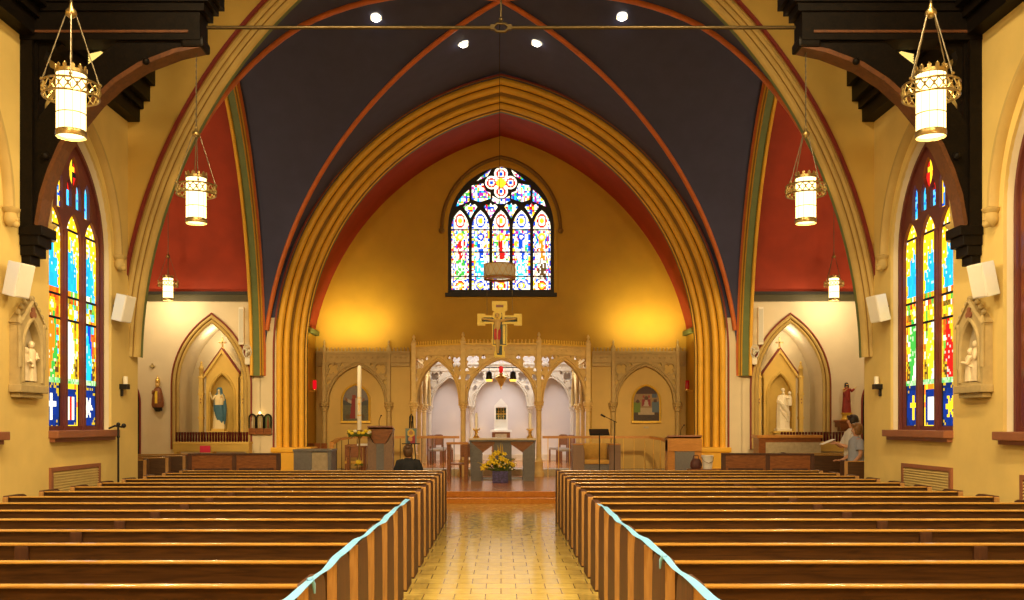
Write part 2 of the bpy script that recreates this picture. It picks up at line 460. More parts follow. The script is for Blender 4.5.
# transepts
def gpath(off, n=26, zend=2.85):   # transept arch: the vault edge curve squeezed to the bay depth, moved inward by off
    R = VR-off; a0 = max(0, math.asin((zend-VS)/R)); a1 = math.acos(VC/R)
    l = [((VC-R*cos(a0+(a1-a0)*i/n))*HY/NW, VS+R*sin(a0+(a1-a0)*i/n)) for i in range(n+1)]
    return l+[(-a, b) for a, b in l[-2::-1]]
NX = 7.14
for s, nm in ((-1, 'left'), (1, 'right')):
    E = T(s*NW, YC, 0, -90*s)
    t = MB(E)
    t.sweep(gpath(.24, zend=2.86), [(.25, 0), (.22, -.05), (.17, -.05), (.14, .0), (.12, .02), (.09, -.01), (.05, .01), (.03, .04), (0, .06), (0, .22), (-.05, .23), (-.06, .28), (-.02, .30), (.2, .34)],
            ['orange_rib', 'orange_rib', 'orange_rib', 'groove', 'cream_mould', 'cream_mould', 'groove', 'cream_mould', 'green_line', 'cream_mould', 'cream_mould', 'cream_mould', 'cream_mould'])
    struct(t.obj('trim_%d' % k), 'cream and green transept arch moulding on the %s side of the crossing' % nm, 'arch moulding'); k += 1
    a, b = sorted((s*5.94, s*10.6))
    w = MB(T(0, Y2))
    w.plate([(a, 0), (a, 4.9), (b, 4.9), (b, 0)], [arch(.80, 1.05, 2.62, 1.55, 14, s*NX), arch(.5, 0.02, 2.2, .75, 10, s*9.42)], 0, .25, 'white_plaster')
    struct(w.obj('wall_%s_transept' % nm), 'pale transept wall with a pointed statue niche, %s of the chancel arch' % nm, 'wall')
    w = MB(); w.box(*sorted((s*10.5, s*10.75)), 15, 23.7, 0, 11, 'white_plaster'); w.box(*sorted((s*6.16, s*10.6)), 15.05, Y1B, 0, 5, 'white_plaster')
    struct(w.obj('wall_%s_transept_end' % nm), 'plain plaster end of the %s transept' % nm, 'wall')
    # red pointed barrel
    R = (4.1**2+5.8**2)/(2*4.1); cc = R-4.1; a1 = math.acos(cc/R); l = [(cc-R*cos(a1*i/18), 4.8+R*sin(a1*i/18)) for i in range(19)]
    l = l+[(-p, q) for p, q in l[-2::-1]]
    w = MB(T(0, 0)); vs = [(s*x, YC+p, q) for x in (6.05, 10.6) for p, q in l]; n = len(l)
    w.add(vs, [(i, i+1, n+i+1, n+i) for i in range(n-1)], 'red_vault', True)
    struct(w.obj('ceiling_%s_transept' % nm), 'deep red pointed vault over the %s transept' % nm, 'ceiling')
    w = MB(); w.box(a, b, Y2-.10, Y2-.001, 4.70, 4.86, 'dark_cornice'); w.box(a, b, Y2-.14, Y2-.001, 4.86, 4.93, 'dark_frame')
    struct(w.obj('trim_%d' % k), 'dark green cornice under the red vault of the %s transept' % nm, 'cornice'); k += 1
    # statue niche
    w = MB(T(s*NX, Y2))
    pa = arch(.80, 1.05, 2.62, 1.55, 14)
    w.sweep(pa, [(-.012, -.01), (-.012, .952)], 'white_plaster')
    w.plate(arch(.82, 1.03, 2.62, 1.58, 14), [], .95, .99, 'white_plaster')
    w.box(-.8, .8, 0, .95, .98, 1.05, 'white_plaster')
    struct(w.obj('wall_%s_niche' % nm), 'white lined pointed recess behind the statue in the %s transept' % nm, 'niche')
    w = MB(T(s*NX, Y2))
    w.sweep(pa, [(.20, .0), (.20, -.05), (.17, -.06), (.16, -.03), (.12, -.045), (.09, -.03), (.07, .0), (.04, -.02), (0, .0)],
            ['red_line', 'red_line', 'groove', 'tan_mould', 'tan_mould', 'groove', 'tan_mould', 'tan_mould'])
    struct(w.obj('trim_%d' % k), 'tan pointed moulding with dark red edge round the %s niche' % nm, 'arch moulding'); k += 1
    w = MB(T(s*9.42, Y2)); w.plate(arch(.5, .02, 2.2, .75, 10), [], .10, .14, 'door_dark'); w.sweep(arch(.5, .02, 2.2, .75, 10), [(.035, 0), (.035, -.03), (0, -.02), (0, .1)], ['red_line', 'red_line', 'door_dark'])
    struct(w.obj('door_%d' % (1 if s < 0 else 2)), 'dark arched doorway at the far corner of the %s transept' % nm, 'door')
# chancel arch
w = MB(T(0, Y2))
CR, CC, CZ = 6.33, 1.42, 3.40                     # inner edge of the chancel arch: radius, centre offset, springing
oa = ring(CR+.66, CC, CZ, CZ, 30)
up = [q for q in oa if q[1] > 4.35]
w.plate([(-5.95, 4.3), (-5.95, 10.95), (5.95, 10.95), (5.95, 4.3)]+[(up[-1][0]+.01, 4.3)]+up[::-1]+[(up[0][0]-.01, 4.3)], [], .0, .6, 'blue_vault')
for s in (-1, 1): a_, b_ = sorted((s*5.55, s*5.95)); w.box(a_, b_, 0, .6, 0, 4.3, 'white_plaster')
struct(w.obj('wall_chancel'), 'plaster wall around the many moulded chancel arch', 'wall')
P0 = ring(CR, CC, CZ, CZ, 34); P0 = [(-(CR-CC), .9)]+P0+[(CR-CC, .9)]
pr, mt = [(.72, .0), (.72, -.04), (.68, -.04), (.67, .02)], ['red_line', 'red_line', 'groove']
def rolls(p0, p1, n):
    out, mm = [], []
    d = Vector((p1[0]-p0[0], p1[1]-p0[1])); L = d.length/n; t_ = d.normalized(); nn = Vector((t_.y, -t_.x))
    if nn.y > 0: nn = -nn
    for i in range(n):
        c = Vector(p0)+d*((i+.5)/n)
        for q in range(7):
            a = pi*q/6; p = c-t_*cos(a)*L*.43+nn*sin(a)*L*.44; out.append((p.x, p.y)); mm.append('cream_mould' if q else 'groove')
        e = Vector(p0)+d*((i+1)/n)-nn*L*.22; out.append((e.x, e.y)); mm.append('groove')
    return out, mm
o1, m1 = rolls((.66, .03), (.36, .24), 2); o2, m2 = rolls((.33, .34), (.05, .53), 2)
pr += o1+o2+[(.03, .55), (0, .55), (0, .66)]; mt += m1+m2+['groove', 'cream_mould', 'green_line']
w = MB(T(0, Y2)); w.sweep(P0, pr, mt, smooth=True)
for s in (-1, 1):
    a, b = sorted((s*4.70, s*5.62)); w.box(a, b, -.10, .66, 0, .98, 'cream_mould'); a, b = sorted((s*4.66, s*5.66)); w.box(a, b, -.14, .7, .98, 1.10, 'cream_mould', None, .02)
struct(w.obj('trim_%d' % k), 'golden chancel arch of four rolls rising from square plinths', 'arch moulding'); k += 1
# sanctuary shell
w = MB(); q = 185.5/950*Y3
w.plate([(-5.6, 0), (-5.6, 10.4), (5.6, 10.4), (5.6, 0)], [[(-2.45, .3), (-2.45, 3.62), (2.45, 3.62), (2.45, .3)], arch(1.50, 5.38, 7.25, 1.72, 14)], Y3, Y3+.3, 'gold_plaster')
struct(w.obj('wall_sanctuary'), 'golden wall above the carved screen with the five light window', 'wall')
for s, nm in ((-1, 'left'), (1, 'right')):
    w = MB(); a, b = sorted((s*5.25, s*5.6)); w.box(a, b, Y2+.62, Y3, 0, 4.3, 'gold_plaster'); struct(w.obj('wall_%s_sanctuary' % nm), 'short golden side wall of the sanctuary, %s' % nm, 'wall')
    w = MB(); a, b = sorted((s*5.14, s*5.3)); w.box(a, b, Y2+.66, Y3-.002, 4.16, 4.28, 'green_line'); struct(w.obj('trim_%d' % k), 'small green cornice below the red sanctuary vault, %s' % nm, 'cornice'); k += 1
R, cc, zs = 7.18, 1.77, 2.87
l = ring(R, cc, zs, 4.22, 24); n = len(l)
w = MB(); w.add([(a, y, b) for y in (Y2+.55, Y3+.1) for a, b in l], [(i, i+1, n+i+1, n+i) for i in range(n-1)], 'red_vault', True)
struct(w.obj('ceiling_sanctuary'), 'dark red pointed barrel vault over the sanctuary', 'ceiling')
# platform
w = MB(); w.box(-5.05, 5.05, 20.0, 26.3, 0, .12, 'platform_wood', None, .008); w.box(-5.0, 5.0, 20.32, 26.3, .12, .24, 'platform_wood', None, .008)
w.box(-5.25, 5.25, 26.25, 26.95, 0.0, .42, 'pale_marble'); w.box(-2.6, 2.6, 26.9, 33.0, .0, .42, 'platform_wood')
struct(w.obj('floor_platform'), 'polished reddish wood sanctuary platform up two steps', 'platform')
# apse
w = MB(); w.box(-2.62, 2.62, 32.75, 32.9, .4, 5.2, 'apse_plaster')
for s in (-1, 1):
    a, b = sorted((s*2.62, s*2.8)); w.box(a, b, 27.15, 32.9, .4, 5.2, 'apse_plaster')
w.box(-2.62, 2.62, 32.60, 32.75, .42, .62, 'apse_stone')
struct(w.obj('wall_apse'), 'pinkish white walls of the recess behind the altar canopy', 'wall')
w = MB(); w.box(-2.8, 2.8, 27.2, 32.9, 5.0, 5.1, 'apse_plaster'); struct(w.obj('ceiling_apse'), 'white ceiling of the recess behind the altar canopy', 'ceiling')
w = MB(); w.box(-1.9, 1.9, 28.6, 31.6, 4.93, 4.99, 'skylight_glass'); struct(w.obj('window_6'), 'bright skylight over the recess behind the altar', 'skylight')

# ------------------------------------------------------------------ stained glass
def rnd(*a):
    h = hash(tuple(int(x*1000) if isinstance(x, float) else x for x in a)) & 0xffffffff
    h = (h*2654435761 ^ (h >> 13)) & 0xffffffff; h = (h*2246822519 ^ (h >> 15)) & 0xffffffff
    return (h & 0xffff)/65535
CY, YE, OR, RE, BL, GR, WH, DK, NB, GO, BR, PU = ((.02, .50, .95), (1, .66, .02), (.95, .22, .01), (.62, .015, .01), (.01, .06, .50), (.06, .42, .05), (1, .95, .72), (.012, .010, .008), (.008, .02, .10), (1.0, .48, .01), (.10, .045, .012), (.45, .02, .30))
def mix(a, b, f): return tuple(x+(y-x)*f for x, y in zip(a, b))
def side_glass(seed, mirror):
    robes = [(OR, GR), (WH, YE), (CY, BL)] if not mirror else [(GR, WH), (YE, WH), (RE, GO)]
    def f(u, z):
        if z > 4.93 and abs(u) < .17:      # little cross in the head light
            a, b = abs(u), abs(z-5.22)
            if (a < .03 and b < .22) or (a < .10 and abs(z-5.25) < .035): return YE
            return RE if rnd(seed, int(u*25), int(z*14)) > .3 else DK
        n = -1 if u < -.29 else (1 if u > .29 else 0); L = n+1; s = (u-n*.57)/.25
        g = rnd(seed, int(u*16+50), int(z*11)); g2 = rnd(seed, int(u*34+90), int(z*30))
        if z > 4.64: return mix(CY, WH, .2*g) if (abs(s) < .75 or abs(u) < .26) and g2 > .15 else (YE if g2 > .4 else BL)
        if abs((z*3.2) % 1.0) < .045 and z > 2.35: return DK
        if z < 2.32:                        # lower badges
            if z > 2.24: return mix(GR, WH, .6*g2)
            if abs(s) > .9: return DK
            zz = (z-1.92)/.26; e = s*s*1.15+zz*zz
            if L == 1 and (abs(s) > .72 or abs(zz) > 1): return YE if g > .25 else OR
            if e < 1.0:
                BLd = (.008, .03, .22)
                if L == 0 and (abs(s) < .13 and abs(zz) < .7 or abs(zz-.12) < .13 and abs(s) < .48): return WH if not mirror else YE
                if L == 1 and abs(s) < .46 and abs(zz) < .62: return (RE if abs(s) < .18 else WH) if not mirror else WH
                if L == 2:
                    an = atan2(zz, s); rr = .40+.22*cos(6*an)
                    if hypot(s, zz) < rr: return WH if not mirror else YE
                return mix(BLd, NB, g*.7)
            return NB if g2 > .25 else mix(YE, BR, .5)
        if z > 3.55:                        # canopies against blue
            ca = 3.62+.10*abs(sin(9*s))+.62*(abs(s)**1.2)*(1 if z < 4.3 else .9)
            top = 4.62-1.0*abs(s)*.5
            if z > top-.42+.10*sin(14*s): return mix(YE, GO, g) if g2 > .12 else WH
            if abs(s) > .80+.1*sin(z*22): return mix(YE, OR, g*.7)
            return mix(CY, BL, .35*g) if g2 > .06 else mix(CY, WH, .5)
        a, b = robes[L]
        if abs(s) > .86: return mix(OR, YE, g2)
        zc = 3.30-.05*L; hx, hz = s+.08*(L-1), (z-zc)
        rr = hypot(hx*.25, hz)
        if rr < .05: return mix(WH, OR, .35)
        if rr < .105: return GO if g2 > .2 else YE
        if z < 2.55 and abs(s) > .45: return mix(BR, YE, .5*(g2 > .6)) 
        if z < zc and abs(hx) < .32+.42*min(1, (zc-z)/.9): return (a if s+(.28*sin(z*6+L)) < .18 else b) if g2 > .10 else mix(a, WH, .5)
        pal = [OR, YE, RE, GR, WH, BR, CY] if not mirror else [YE, OR, GR, BR, RE, WH, GR]
        if L == 0 and z > 3.05 and not mirror: return mix(RE, OR, g)
        if z < 2.6: return BR if g2 > .35 else mix(BR, YE, .4)
        return mix(pal[int(g*6.99)], YE, .25*g2)
    return f
def win_holes_side():
    H = [arch(.25, 1.66, 4.20, .42, 8, c) for c in (-.57, 0, .57)]
    H += [arch(.085, 4.70, 4.92, .16, 6, c) for c in (-.145, .145)]+[arch(.085, 4.62, 4.95, .18, 6, c) for c in (-.42, .42)]
    H += [arc(.15, 5.16, .26, 7)[:]+[(.10, 5.06), (0, 4.95), (-.10, 5.06)]]
    return H
for s, nm in ((-1, 'left'), (1, 'right')):
    for i, y in enumerate(WC):
        n = 1+i*2+(s > 0) if i < 2 else 7+(i-2)*2+(s > 0)
        if i == 1: n = 3+(s > 0)
        xf = T(s*NW, y, 0, -90*s)
        fr = MB(xf)
        fr.plate(arch(.94, 1.56, 4.2, 1.44, 14), win_holes_side(), .12, .20, 'frame_brown')
        where = ['nearest the crossing', 'second from the crossing', 'third from the crossing', 'fourth from the crossing'][i]
        o = struct(fr.obj('window_%d' % n), 'tall three light stained glass window in brown tracery, %s wall, %s' % (nm, where), 'window')
        g = MB(xf); g.cells(-.90, .90, 1.60, 5.55, .036 if i < 2 else .09, inside_arch(.90, 1.58, 4.2, 1.40), side_glass(17*n+3, s > 0), 'stained_glass', .165)
        g.obj('glass', o)
        f2 = MB(xf); f2.sweep(arch(.90, 1.60, 4.2, 1.40, 14), [(.10, .0), (.06, .11), (.05, .12)], ['white_plaster', 'frame_brown']); f2.obj('reveal', o)
        f3 = MB(xf)
        for c in (-.285, .285): f3.box(c-.028, c+.028, .085, .12, 1.6, 4.35, 'frame_brown')
        f3.sweep(arch(.86, 1.60, 4.2, 1.36, 14), [(.05, .12), (.05, .08), (0, .08), (0, .12)], 'frame_brown'); f3.obj('mullion', o)
        f4 = MB(xf); f4.box(-1.0, 1.0, -.13, .16, 1.50, 1.60, 'sill_brown', None, .012); f4.box(-.97, .97, -.07, .0, 1.45, 1.50, 'sill_brown'); f4.obj('sill', o)
        h = MB(xf); h.sweep(arc(1.14, 4.2, 1.74, 16), [(-.055, .0), (-.055, -.05), (-.02, -.10), (.03, -.10), (.055, -.05), (.055, .0)], 'tan_mould')
        for c in (-1.14, 1.14):
            h.ball(c, -.06, 4.12, .085, 'tan_mould', 1, 1, 1.25); h.ball(c, -.13, 4.10, .03, 'tan_mould'); h.lathe([(.03, -.06), (.10, .0), (.11, .03), (.05, .05)], 'tan_mould', c, -.06, 4.20, 10); h.ball(c, -.12, 4.05, .045, 'tan_mould')
        struct(h.obj('trim_%d' % k), 'rounded tan hood moulding with carved end stops over the %s window %s' % (nm, where), 'hood moulding'); k += 1
# sanctuary window
def sanct(u, z):
    g = rnd(5, int(u*16+200), int(z*13)); g2 = rnd(9, int(u*22+300), int(z*19))
    if z > 7.80 or (z > 7.5 and abs(abs(u) % .58-.29) < .13):
        d = hypot(u, z-8.52)
        if abs(u) < .52 and abs(z-8.52) < .42 and d < .46:
            a = min(hypot(abs(u)-.27, z-8.52), hypot(u, abs(z-8.52)-.25), d)
            if d < .13: return YE
            return BL if a < .055 else (RE if .09 < a < .135 else WH)
        pal = [WH, BL, RE, BL, YE, CY, PU, WH, GR]
        return pal[int(g*8.99)] if g2 > .2 else WH
    n = max(-2, min(2, round(u/.58))); s = (u-n*.58)/.235
    if abs(s) > .78: return [RE, BL, WH, BL, WH, YE][int(g2*5.99)]
    if z < 5.78:
        e = hypot(s*.235, z-5.60)
        return [WH, YE, RE if n % 2 == 0 else BL, WH, BL][min(4, int(e/.045))] if g2 > .2 else WH
    if z > 7.22:
        e = hypot(s*.235, (z-7.44)*.7)
        return YE if e < .06 else ((BL if n % 2 else RE) if .10 < e < .14 else WH)
    robe = [(RE, GR), (BL, CY), (RE, WH), (BL, CY), (OR, BR)][n+2]
    zc = 6.98; rr = hypot(s*.235, z-zc)
    if rr < .055: return mix(WH, OR, .3)
    if rr < .11: return YE if n % 2 == 0 else BL
    if abs(s) < .30+.25*min(1, (zc-z)/.7) and z < zc:
        if z < 6.35: return robe[1] if g2 > .35 else WH
        return robe[0] if (abs(s-.12*sin(z*9)) < .30 and g2 > .25) else WH
    return [WH, PU, YE, BL, RE, CY, GR][int(g*6.99)] if g2 > .35 else WH
H = [arch(.245, 5.48, 7.24, .50, 7, n*.58) for n in range(-2, 3)]
H += [[(c, 7.50), (c-.10, 7.68), (c-.20, 7.83), (c-.13, 7.91), (c-.04, 7.88), (c, 7.95), (c+.04, 7.88), (c+.13, 7.91), (c+.20, 7.83), (c+.10, 7.68)] for c in (-.87, -.29, .29, .87)]
H += [foil(0, 8.52, .46, 4, 8, 0)]
for q in (-1, 1):
    H.append([(q*a, b) for a, b in ((.30, 8.06), (.60, 7.96), (.83, 8.04), (.83, 8.44), (.50, 8.50), (.42, 8.28), (.30, 8.24))])
    H.append([(q*a, b) for a, b in ((.90, 7.98), (1.28, 7.83), (1.22, 8.0), (1.06, 8.20), (.90, 8.33))])
    H.append([(q*a, b) for a, b in ((.26, 8.92), (.38, 8.70), (.72, 8.54), (.58, 8.68), (.40, 8.82))][::1])
H.append([(-.26, 8.0), (-.12, 7.92), (0, 7.90), (.12, 7.92), (.26, 8.0), (.24, 8.15), (.10, 8.07), (0, 8.05), (-.10, 8.07), (-.24, 8.15)])
xf = T(0, Y3)
fr = MB(xf); fr.plate(arch(1.50, 5.34, 7.25, 1.72, 16), H, .02, .10, 'dark_frame')
for zz in (5.86, 6.55, 7.18): fr.box(-1.45, 1.45, .03, .07, zz-.014, zz+.014, 'dark_frame')
o = struct(fr.obj('window_5'), 'large five light stained glass window with quatrefoil head above the altar', 'window')
g = MB(xf); g.cells(-1.46, 1.46, 5.44, 8.96, .03, inside_arch(1.47, 5.4, 7.25, 1.70), sanct, 'stained_glass_white', .08); g.obj('glass', o)
g = MB(xf); g.box(-1.58, 1.58, -.10, .1, 5.27, 5.38, 'dark_frame', None, .01); g.obj('sill', o)
h = MB(xf); h.sweep(arc(1.68, 7.2, 2.02, 18), [(-.05, .0), (-.05, -.05), (0, -.09), (.05, -.05), (.05, .0)], 'groove')
h.sweep(arch(1.5, 5.38, 7.25, 1.72, 16), [(.13, -.01), (.07, -.035), (0, -.01)], 'gold_plaster')
for c in (-1.68, 1.68): h.ball(c, -.05, 7.14, .085, 'groove')
struct(h.obj('trim_%d' % k), 'slim arched hood moulding with round stops over the sanctuary window', 'hood moulding'); k += 1
# ================================================================== TRUSS, PENDANTS, PEWS
def rel(loc): return Matrix.Translation(-Vector(loc))
TY = [11.7, 8.4]
def hammer(s, Y, nm, far):
    loc = (s*5.85, Y, 3.7); X = rel(loc)@T(0, Y)
    def bx(b, x0, x1, y0, y1, z0, z1, m, ch=0):
        a, c = sorted((s*x0, s*x1)); b.box(a, c, y0, y1, z0, z1, m, X, ch)
    r = bpy.data.objects.new('beam_hammer', None); C.objects.link(r); r.location = loc
    struct(r, 'dark oak hammerbeam with curved brace on the %s wall, %s the crossing' % (nm, 'nearer' if far else 'farther from'), 'roof truss')
    b = MB(); bx(b, 3.66, 5.85, -.16, .16, 6.36, 6.78, 'dark_oak'); bx(b, 3.60, 5.85, -.19, .19, 6.70, 6.80, 'dark_oak'); bx(b, 3.54, 5.85, -.22, .22, 6.80, 6.88, 'dark_oak'); bx(b, 3.48, 5.85, -.26, .26, 6.88, 7.02, 'dark_oak')
    bx(b, 3.62, 3.9, -.15, .15, 6.28, 6.40, 'dark_oak', .03); bx(b, 3.8, 5.7, -.175, .175, 6.44, 6.47, 'brace_wood_lit'); b.obj('beam', r)
    b = MB(); bx(b, 3.9, 4.2, -.14, .14, 7.02, 9.0, 'dark_oak'); b.obj('post', r)
    b = MB(); bx(b, 5.70, 5.85, -.15, .15, 3.95, 6.4, 'dark_oak'); bx(b, 5.66, 5.71, -.09, .09, 4.5, 6.4, 'dark_oak'); b.obj('wall_post', r)
    # curved brace
    A = [(3.64, 6.30), (3.97, 6.23), (4.39, 6.07), (4.70, 5.87), (4.95, 5.64), (5.18, 5.36), (5.37, 5.07), (5.50, 4.77), (5.60, 4.46), (5.66, 4.1)]
    Bk = [(5.85, 4.1), (5.85, 4.9), (5.80, 5.12), (5.62, 5.46), (5.40, 5.74), (5.14, 6.0), (4.90, 6.18), (4.66, 6.38), (3.64, 6.42)]
    b = MB(); b.prism([(s*a, z) for a, z in A+Bk], -.11, .11, 'dark_oak', X)
    vs = []; 
    for a, z in A: vs += [(s*a-s*.012, -.125, z-.012), (s*a-s*.012, .125, z-.012), (s*a+s*.03, .125, z+.03), (s*a+s*.03, -.125, z+.03)]
    fs = []
    for i in range(len(A)-1):
        for q in range(4): fs.append((4*i+q, 4*i+(q+1) % 4, 4*i+4+(q+1) % 4, 4*i+4+q))
    b.add(vs, fs, 'brace_wood_lit', False, X); b.obj('brace', r)
    # cusped spandrel between post and brace
    b = MB()
    cus = [(5.72, 6.40), (5.44, 6.40), (5.38, 6.34), (5.46, 6.29), (5.57, 6.26), (5.60, 6.17), (5.57, 6.08), (5.48, 6.04), (5.48, 5.99), (5.57, 5.95), (5.61, 5.86), (5.60, 5.74), (5.72, 5.50)]
    b.prism([(s*a, z) for a, z in cus], -.06, .06, 'dark_oak', X); b.obj('spandrel', r)
    b = MB(); bx(b, 5.56, 5.85, -.19, .19, 3.98, 4.10, 'dark_oak', .012); bx(b, 5.61, 5.85, -.17, .17, 3.86, 3.99, 'dark_oak', .012); bx(b, 5.67, 5.85, -.15, .15, 3.74, 3.87, 'dark_oak', .012)
    bx(b, 5.73, 5.85, -.12, .12, 3.64, 3.75, 'dark_oak', .012); b.obj('corbel', r)
    b = MB(); b.ball(s*4.32, -.14, 6.1, .045, 'dark_oak', xf=X); b.ball(s*5.55, -.14, 4.95, .05, 'dark_oak', xf=X); b.obj('bolt', r)
for Y in TY:
    for s, nm in ((-1, 'left'), (1, 'right')): hammer(s, Y, nm, Y == TY[0])
for Y in TY:
    zt = 6.57
    r = thing('tie_rod', 'thin iron tie rod with central turnbuckle stretched between the hammerbeams %s the crossing' % ('nearer' if Y == TY[0] else 'farther from'), 'tie rod', (0, Y, zt))
    b = MB(); b.tube([(-3.62, 0, 0), (-.08, 0, .0)], .024, 'steel_rod'); b.tube([(.08, 0, .0), (3.62, 0, 0)], .024, 'steel_rod'); b.obj('rod', r)
    b = MB(); b.tube([(-.10, 0, .0), (-.05, 0, .05), (.05, 0, .05), (.10, 0, .0)], .02, 'steel_rod'); b.tube([(-.10, 0, .0), (-.05, 0, -.05), (.05, 0, -.05), (.10, 0, .0)], .02, 'steel_rod')
    b.box(-.13, -.08, -.03, .03, -.03, .03, 'steel_rod'); b.box(.08, .13, -.03, .03, -.03, .03, 'steel_rod'); b.obj('turnbuckle', r)
    b = MB(); b.tube([(0, 0, .05), (0, 0, 5.9)], .012, 'steel_rod'); b.ball(0, 0, .10, .03, 'steel_rod'); b.obj('king_rod', r)
for s, nm in ((-1, 'left'), (1, 'right')):
    r = thing('spotlight', 'small tan louvred floodlight tucked behind the %s hammerbeam brace' % nm, 'spotlight', (s*5.14, 12.2, 6.34), s*25)
    b = MB(); b.box(-.13, .13, -.07, .05, -.09, .09, 'old_brass', None, .01); b.obj('housing', r)
    b = MB()
    for q in range(5): b.box(-.11, .11, -.10, -.07, -.075+q*.034, -.055+q*.034, 'flood_glass')
    b.obj('louver', r)
    b = MB(); b.tube([(0, .05, 0), (s*.1, .10, .2), (s*.3, .15, .25)], .012, 'iron'); b.obj('bracket', r)

def pendant(loc, top, label, scale=1.0, group='lantern pendants'):
    r = thing('pendant_lantern', label, 'pendant lamp', loc, 0, group); S = Matrix.Scale(scale, 4)
    b = MB(S); b.lathe([(.118, -.275), (.122, -.26), (.122, .26), (.118, .275)], 'shade_glass', seg=28); b.obj('shade', r)
    b = MB(S)
    for q in range(12):
        a = 2*pi*q/12; b.tube([(.124*cos(a), .124*sin(a), -.27), (.124*cos(a), .124*sin(a), .27)], .0022, 'old_brass', 4)
    b.lathe([(.125, -.30), (.130, -.285), (.130, -.25), (.125, -.24)], 'old_brass', seg=28, cap=False); b.lathe([(.125, -.10), (.127, -.10), (.127, -.09), (.125, -.09)], 'old_brass', seg=28, cap=False); b.obj('shade_frame', r)
    b = MB(S); b.lathe([(.126, .25), (.132, .255), (.132, .285), (.126, .29)], 'old_brass', seg=28, cap=False)
    for q in range(12):
        a = 2*pi*q/12; xf = Matrix.Rotation(a, 4, 'Z'); b.box(.118, .132, -.016, .016, .285, .315, 'old_brass', xf); b.ball(.126, 0, .32, .011, 'old_brass', seg=6, xf=xf)
    b.obj('crown', r)
    b = MB(S)
    for zz in (.055, .165): b.tube([(.235*cos(2*pi*q/32), .235*sin(2*pi*q/32), zz) for q in range(32)], .010, 'old_brass', 6, closed=True)
    for q in range(20):
        a = 2*pi*q/20
        for sg in (-1, 1):
            b.tube([(.235*cos(a-sg*.155), .235*sin(a-sg*.155), .06), (.236*cos(a), .236*sin(a), .11), (.235*cos(a+sg*.155), .235*sin(a+sg*.155), .16)], .0055, 'old_brass', 4)
        b.tube([(.236*cos(a)+.0*0, .236*sin(a), .09), (.240*cos(a), .240*sin(a), .11), (.236*cos(a), .236*sin(a), .13)], .010, 'old_brass', 5)
    for q in range(4):
        a = 2*pi*q/4+.4; b.tube([(.12*cos(a), .12*sin(a), .11), (.235*cos(a), .235*sin(a), .11)], .006, 'old_brass', 5)
        b.ball(.238*cos(a), .238*sin(a), .19, .016, 'old_brass', seg=6)
    b.obj('lattice_ring', r)
    b = MB(S); b.lathe([(.02, .76), (.045, .78), (.05, .80), (.045, .82), (.02, .85), (.012, .89)], 'old_brass', seg=16); b.obj('hub', r)
    for q in range(4):
        a = 2*pi*q/4+.4
        b = MB(S); P = [Vector((.045*cos(a), .045*sin(a), .78)), Vector((.235*cos(a), .235*sin(a), .18))]
        n = 10; b.tube([P[0].lerp(P[1], i/n) for i in range(n+1)], [.0045+.003*(i % 2) for i in range(n+1)], 'chain_metal', 5); b.obj('suspension_rod', r)
    b = MB(); n = max(6, int((top-loc[2]-.9*scale)/.035)); z0 = .86*scale
    b.tube([(0, 0, z0+(top-loc[2]-z0)*i/n) for i in range(n+1)], [.006+.005*(i % 2) for i in range(n+1)], 'chain_metal', 5); b.obj('chain', r)
    return r
LAMPS = []
for s, nm in ((-1, 'left'), (1, 'right')):
    for Y, top, X, z, sc, lb in ((8.42, 6.36, 3.81, 4.53, 1.0, 'large lit lantern pendant, the nearest on the %s side, hanging in front of the hammerbeam'), (11.72, 6.33, 3.76, 4.46, 1.0, 'lit lantern pendant hanging from the tip of the %s hammerbeam before the arch'),
                             (22.6, 7.75, 7.92, 4.90, .95, 'small distant lit lantern pendant against the red vault of the %s transept'), (5.1, 7.9, 3.86, 4.52, 1.0, None), (1.7, 7.9, 3.86, 4.52, 1.0, None)):
        LAMPS.append((s*X, Y, z, sc))
        if lb: pendant((s*X, Y, z), top, lb % nm, sc)

# ---- pews
L = 4.5
def make_pew(L, label, loc, rot=0, group='pews in the nave'):
    r = thing('pew', label, 'pew', loc, rot, group); h = L/2
    b = MB()
    b.add([(x, y, z) for x in (-h+.05, h-.05) for y, z in ((.03, .10), (.0, .881), (.03, .881), (.075, .44), (.075, .10))],
          [(0, 1, 2, 3, 4), (9, 8, 7, 6, 5)]+[(i, (i+1) % 5, 5+(i+1) % 5, 5+i) for i in range(5)], 'pew_oak'); b.obj('backrest', r)
    b = MB(); b.box(-h+.04, h-.04, -.020, .042, .880, .896, 'pew_top_lit', None, .006); b.obj('top_rail', r)
    b = MB(); b.box(-h+.05, h-.05, .07, .46, .42, .455, 'pew_oak', None, .008); b.obj('seat', r)
    for sx in (-1, 1):
        b = MB(T(sx*(h-.032), 0, 0, 90))
        P = [(-.035, 0), (-.035, .885), (-.02, .902), (.30, .902), (.36, .885), (.40, .84), (.42, .74), (.44, .50), (.44, .30), (.46, 0)]
        b.prism(P, -.030, .030, 'pew_end')
        b.prism([(-.042, .02), (-.042, .885), (-.034, .892), (-.034, .02)], -.028, .028, 'pew_edge_lit')
        b.obj('end_panel', r)
    b = MB(); b.box(-.045, .045, -.022, .02, .30, .879, 'pew_end', None, .004); b.box(-.025, .025, .05, .42, 0, .42, 'pew_end'); b.obj('center_support', r)
    b = MB(); b.box(-h+.35, h-.35, -.30, -.14, .13, .17, 'bag_brown', None, .012); b.box(-h+.3, -h+.36, -.30, .04, 0, .16, 'pew_end'); b.box(h-.36, h-.3, -.30, .04, 0, .16, 'pew_end'); b.obj('kneeler', r)
    return r
ROW = [16.1-.813*i for i in range(16)]
proto = None
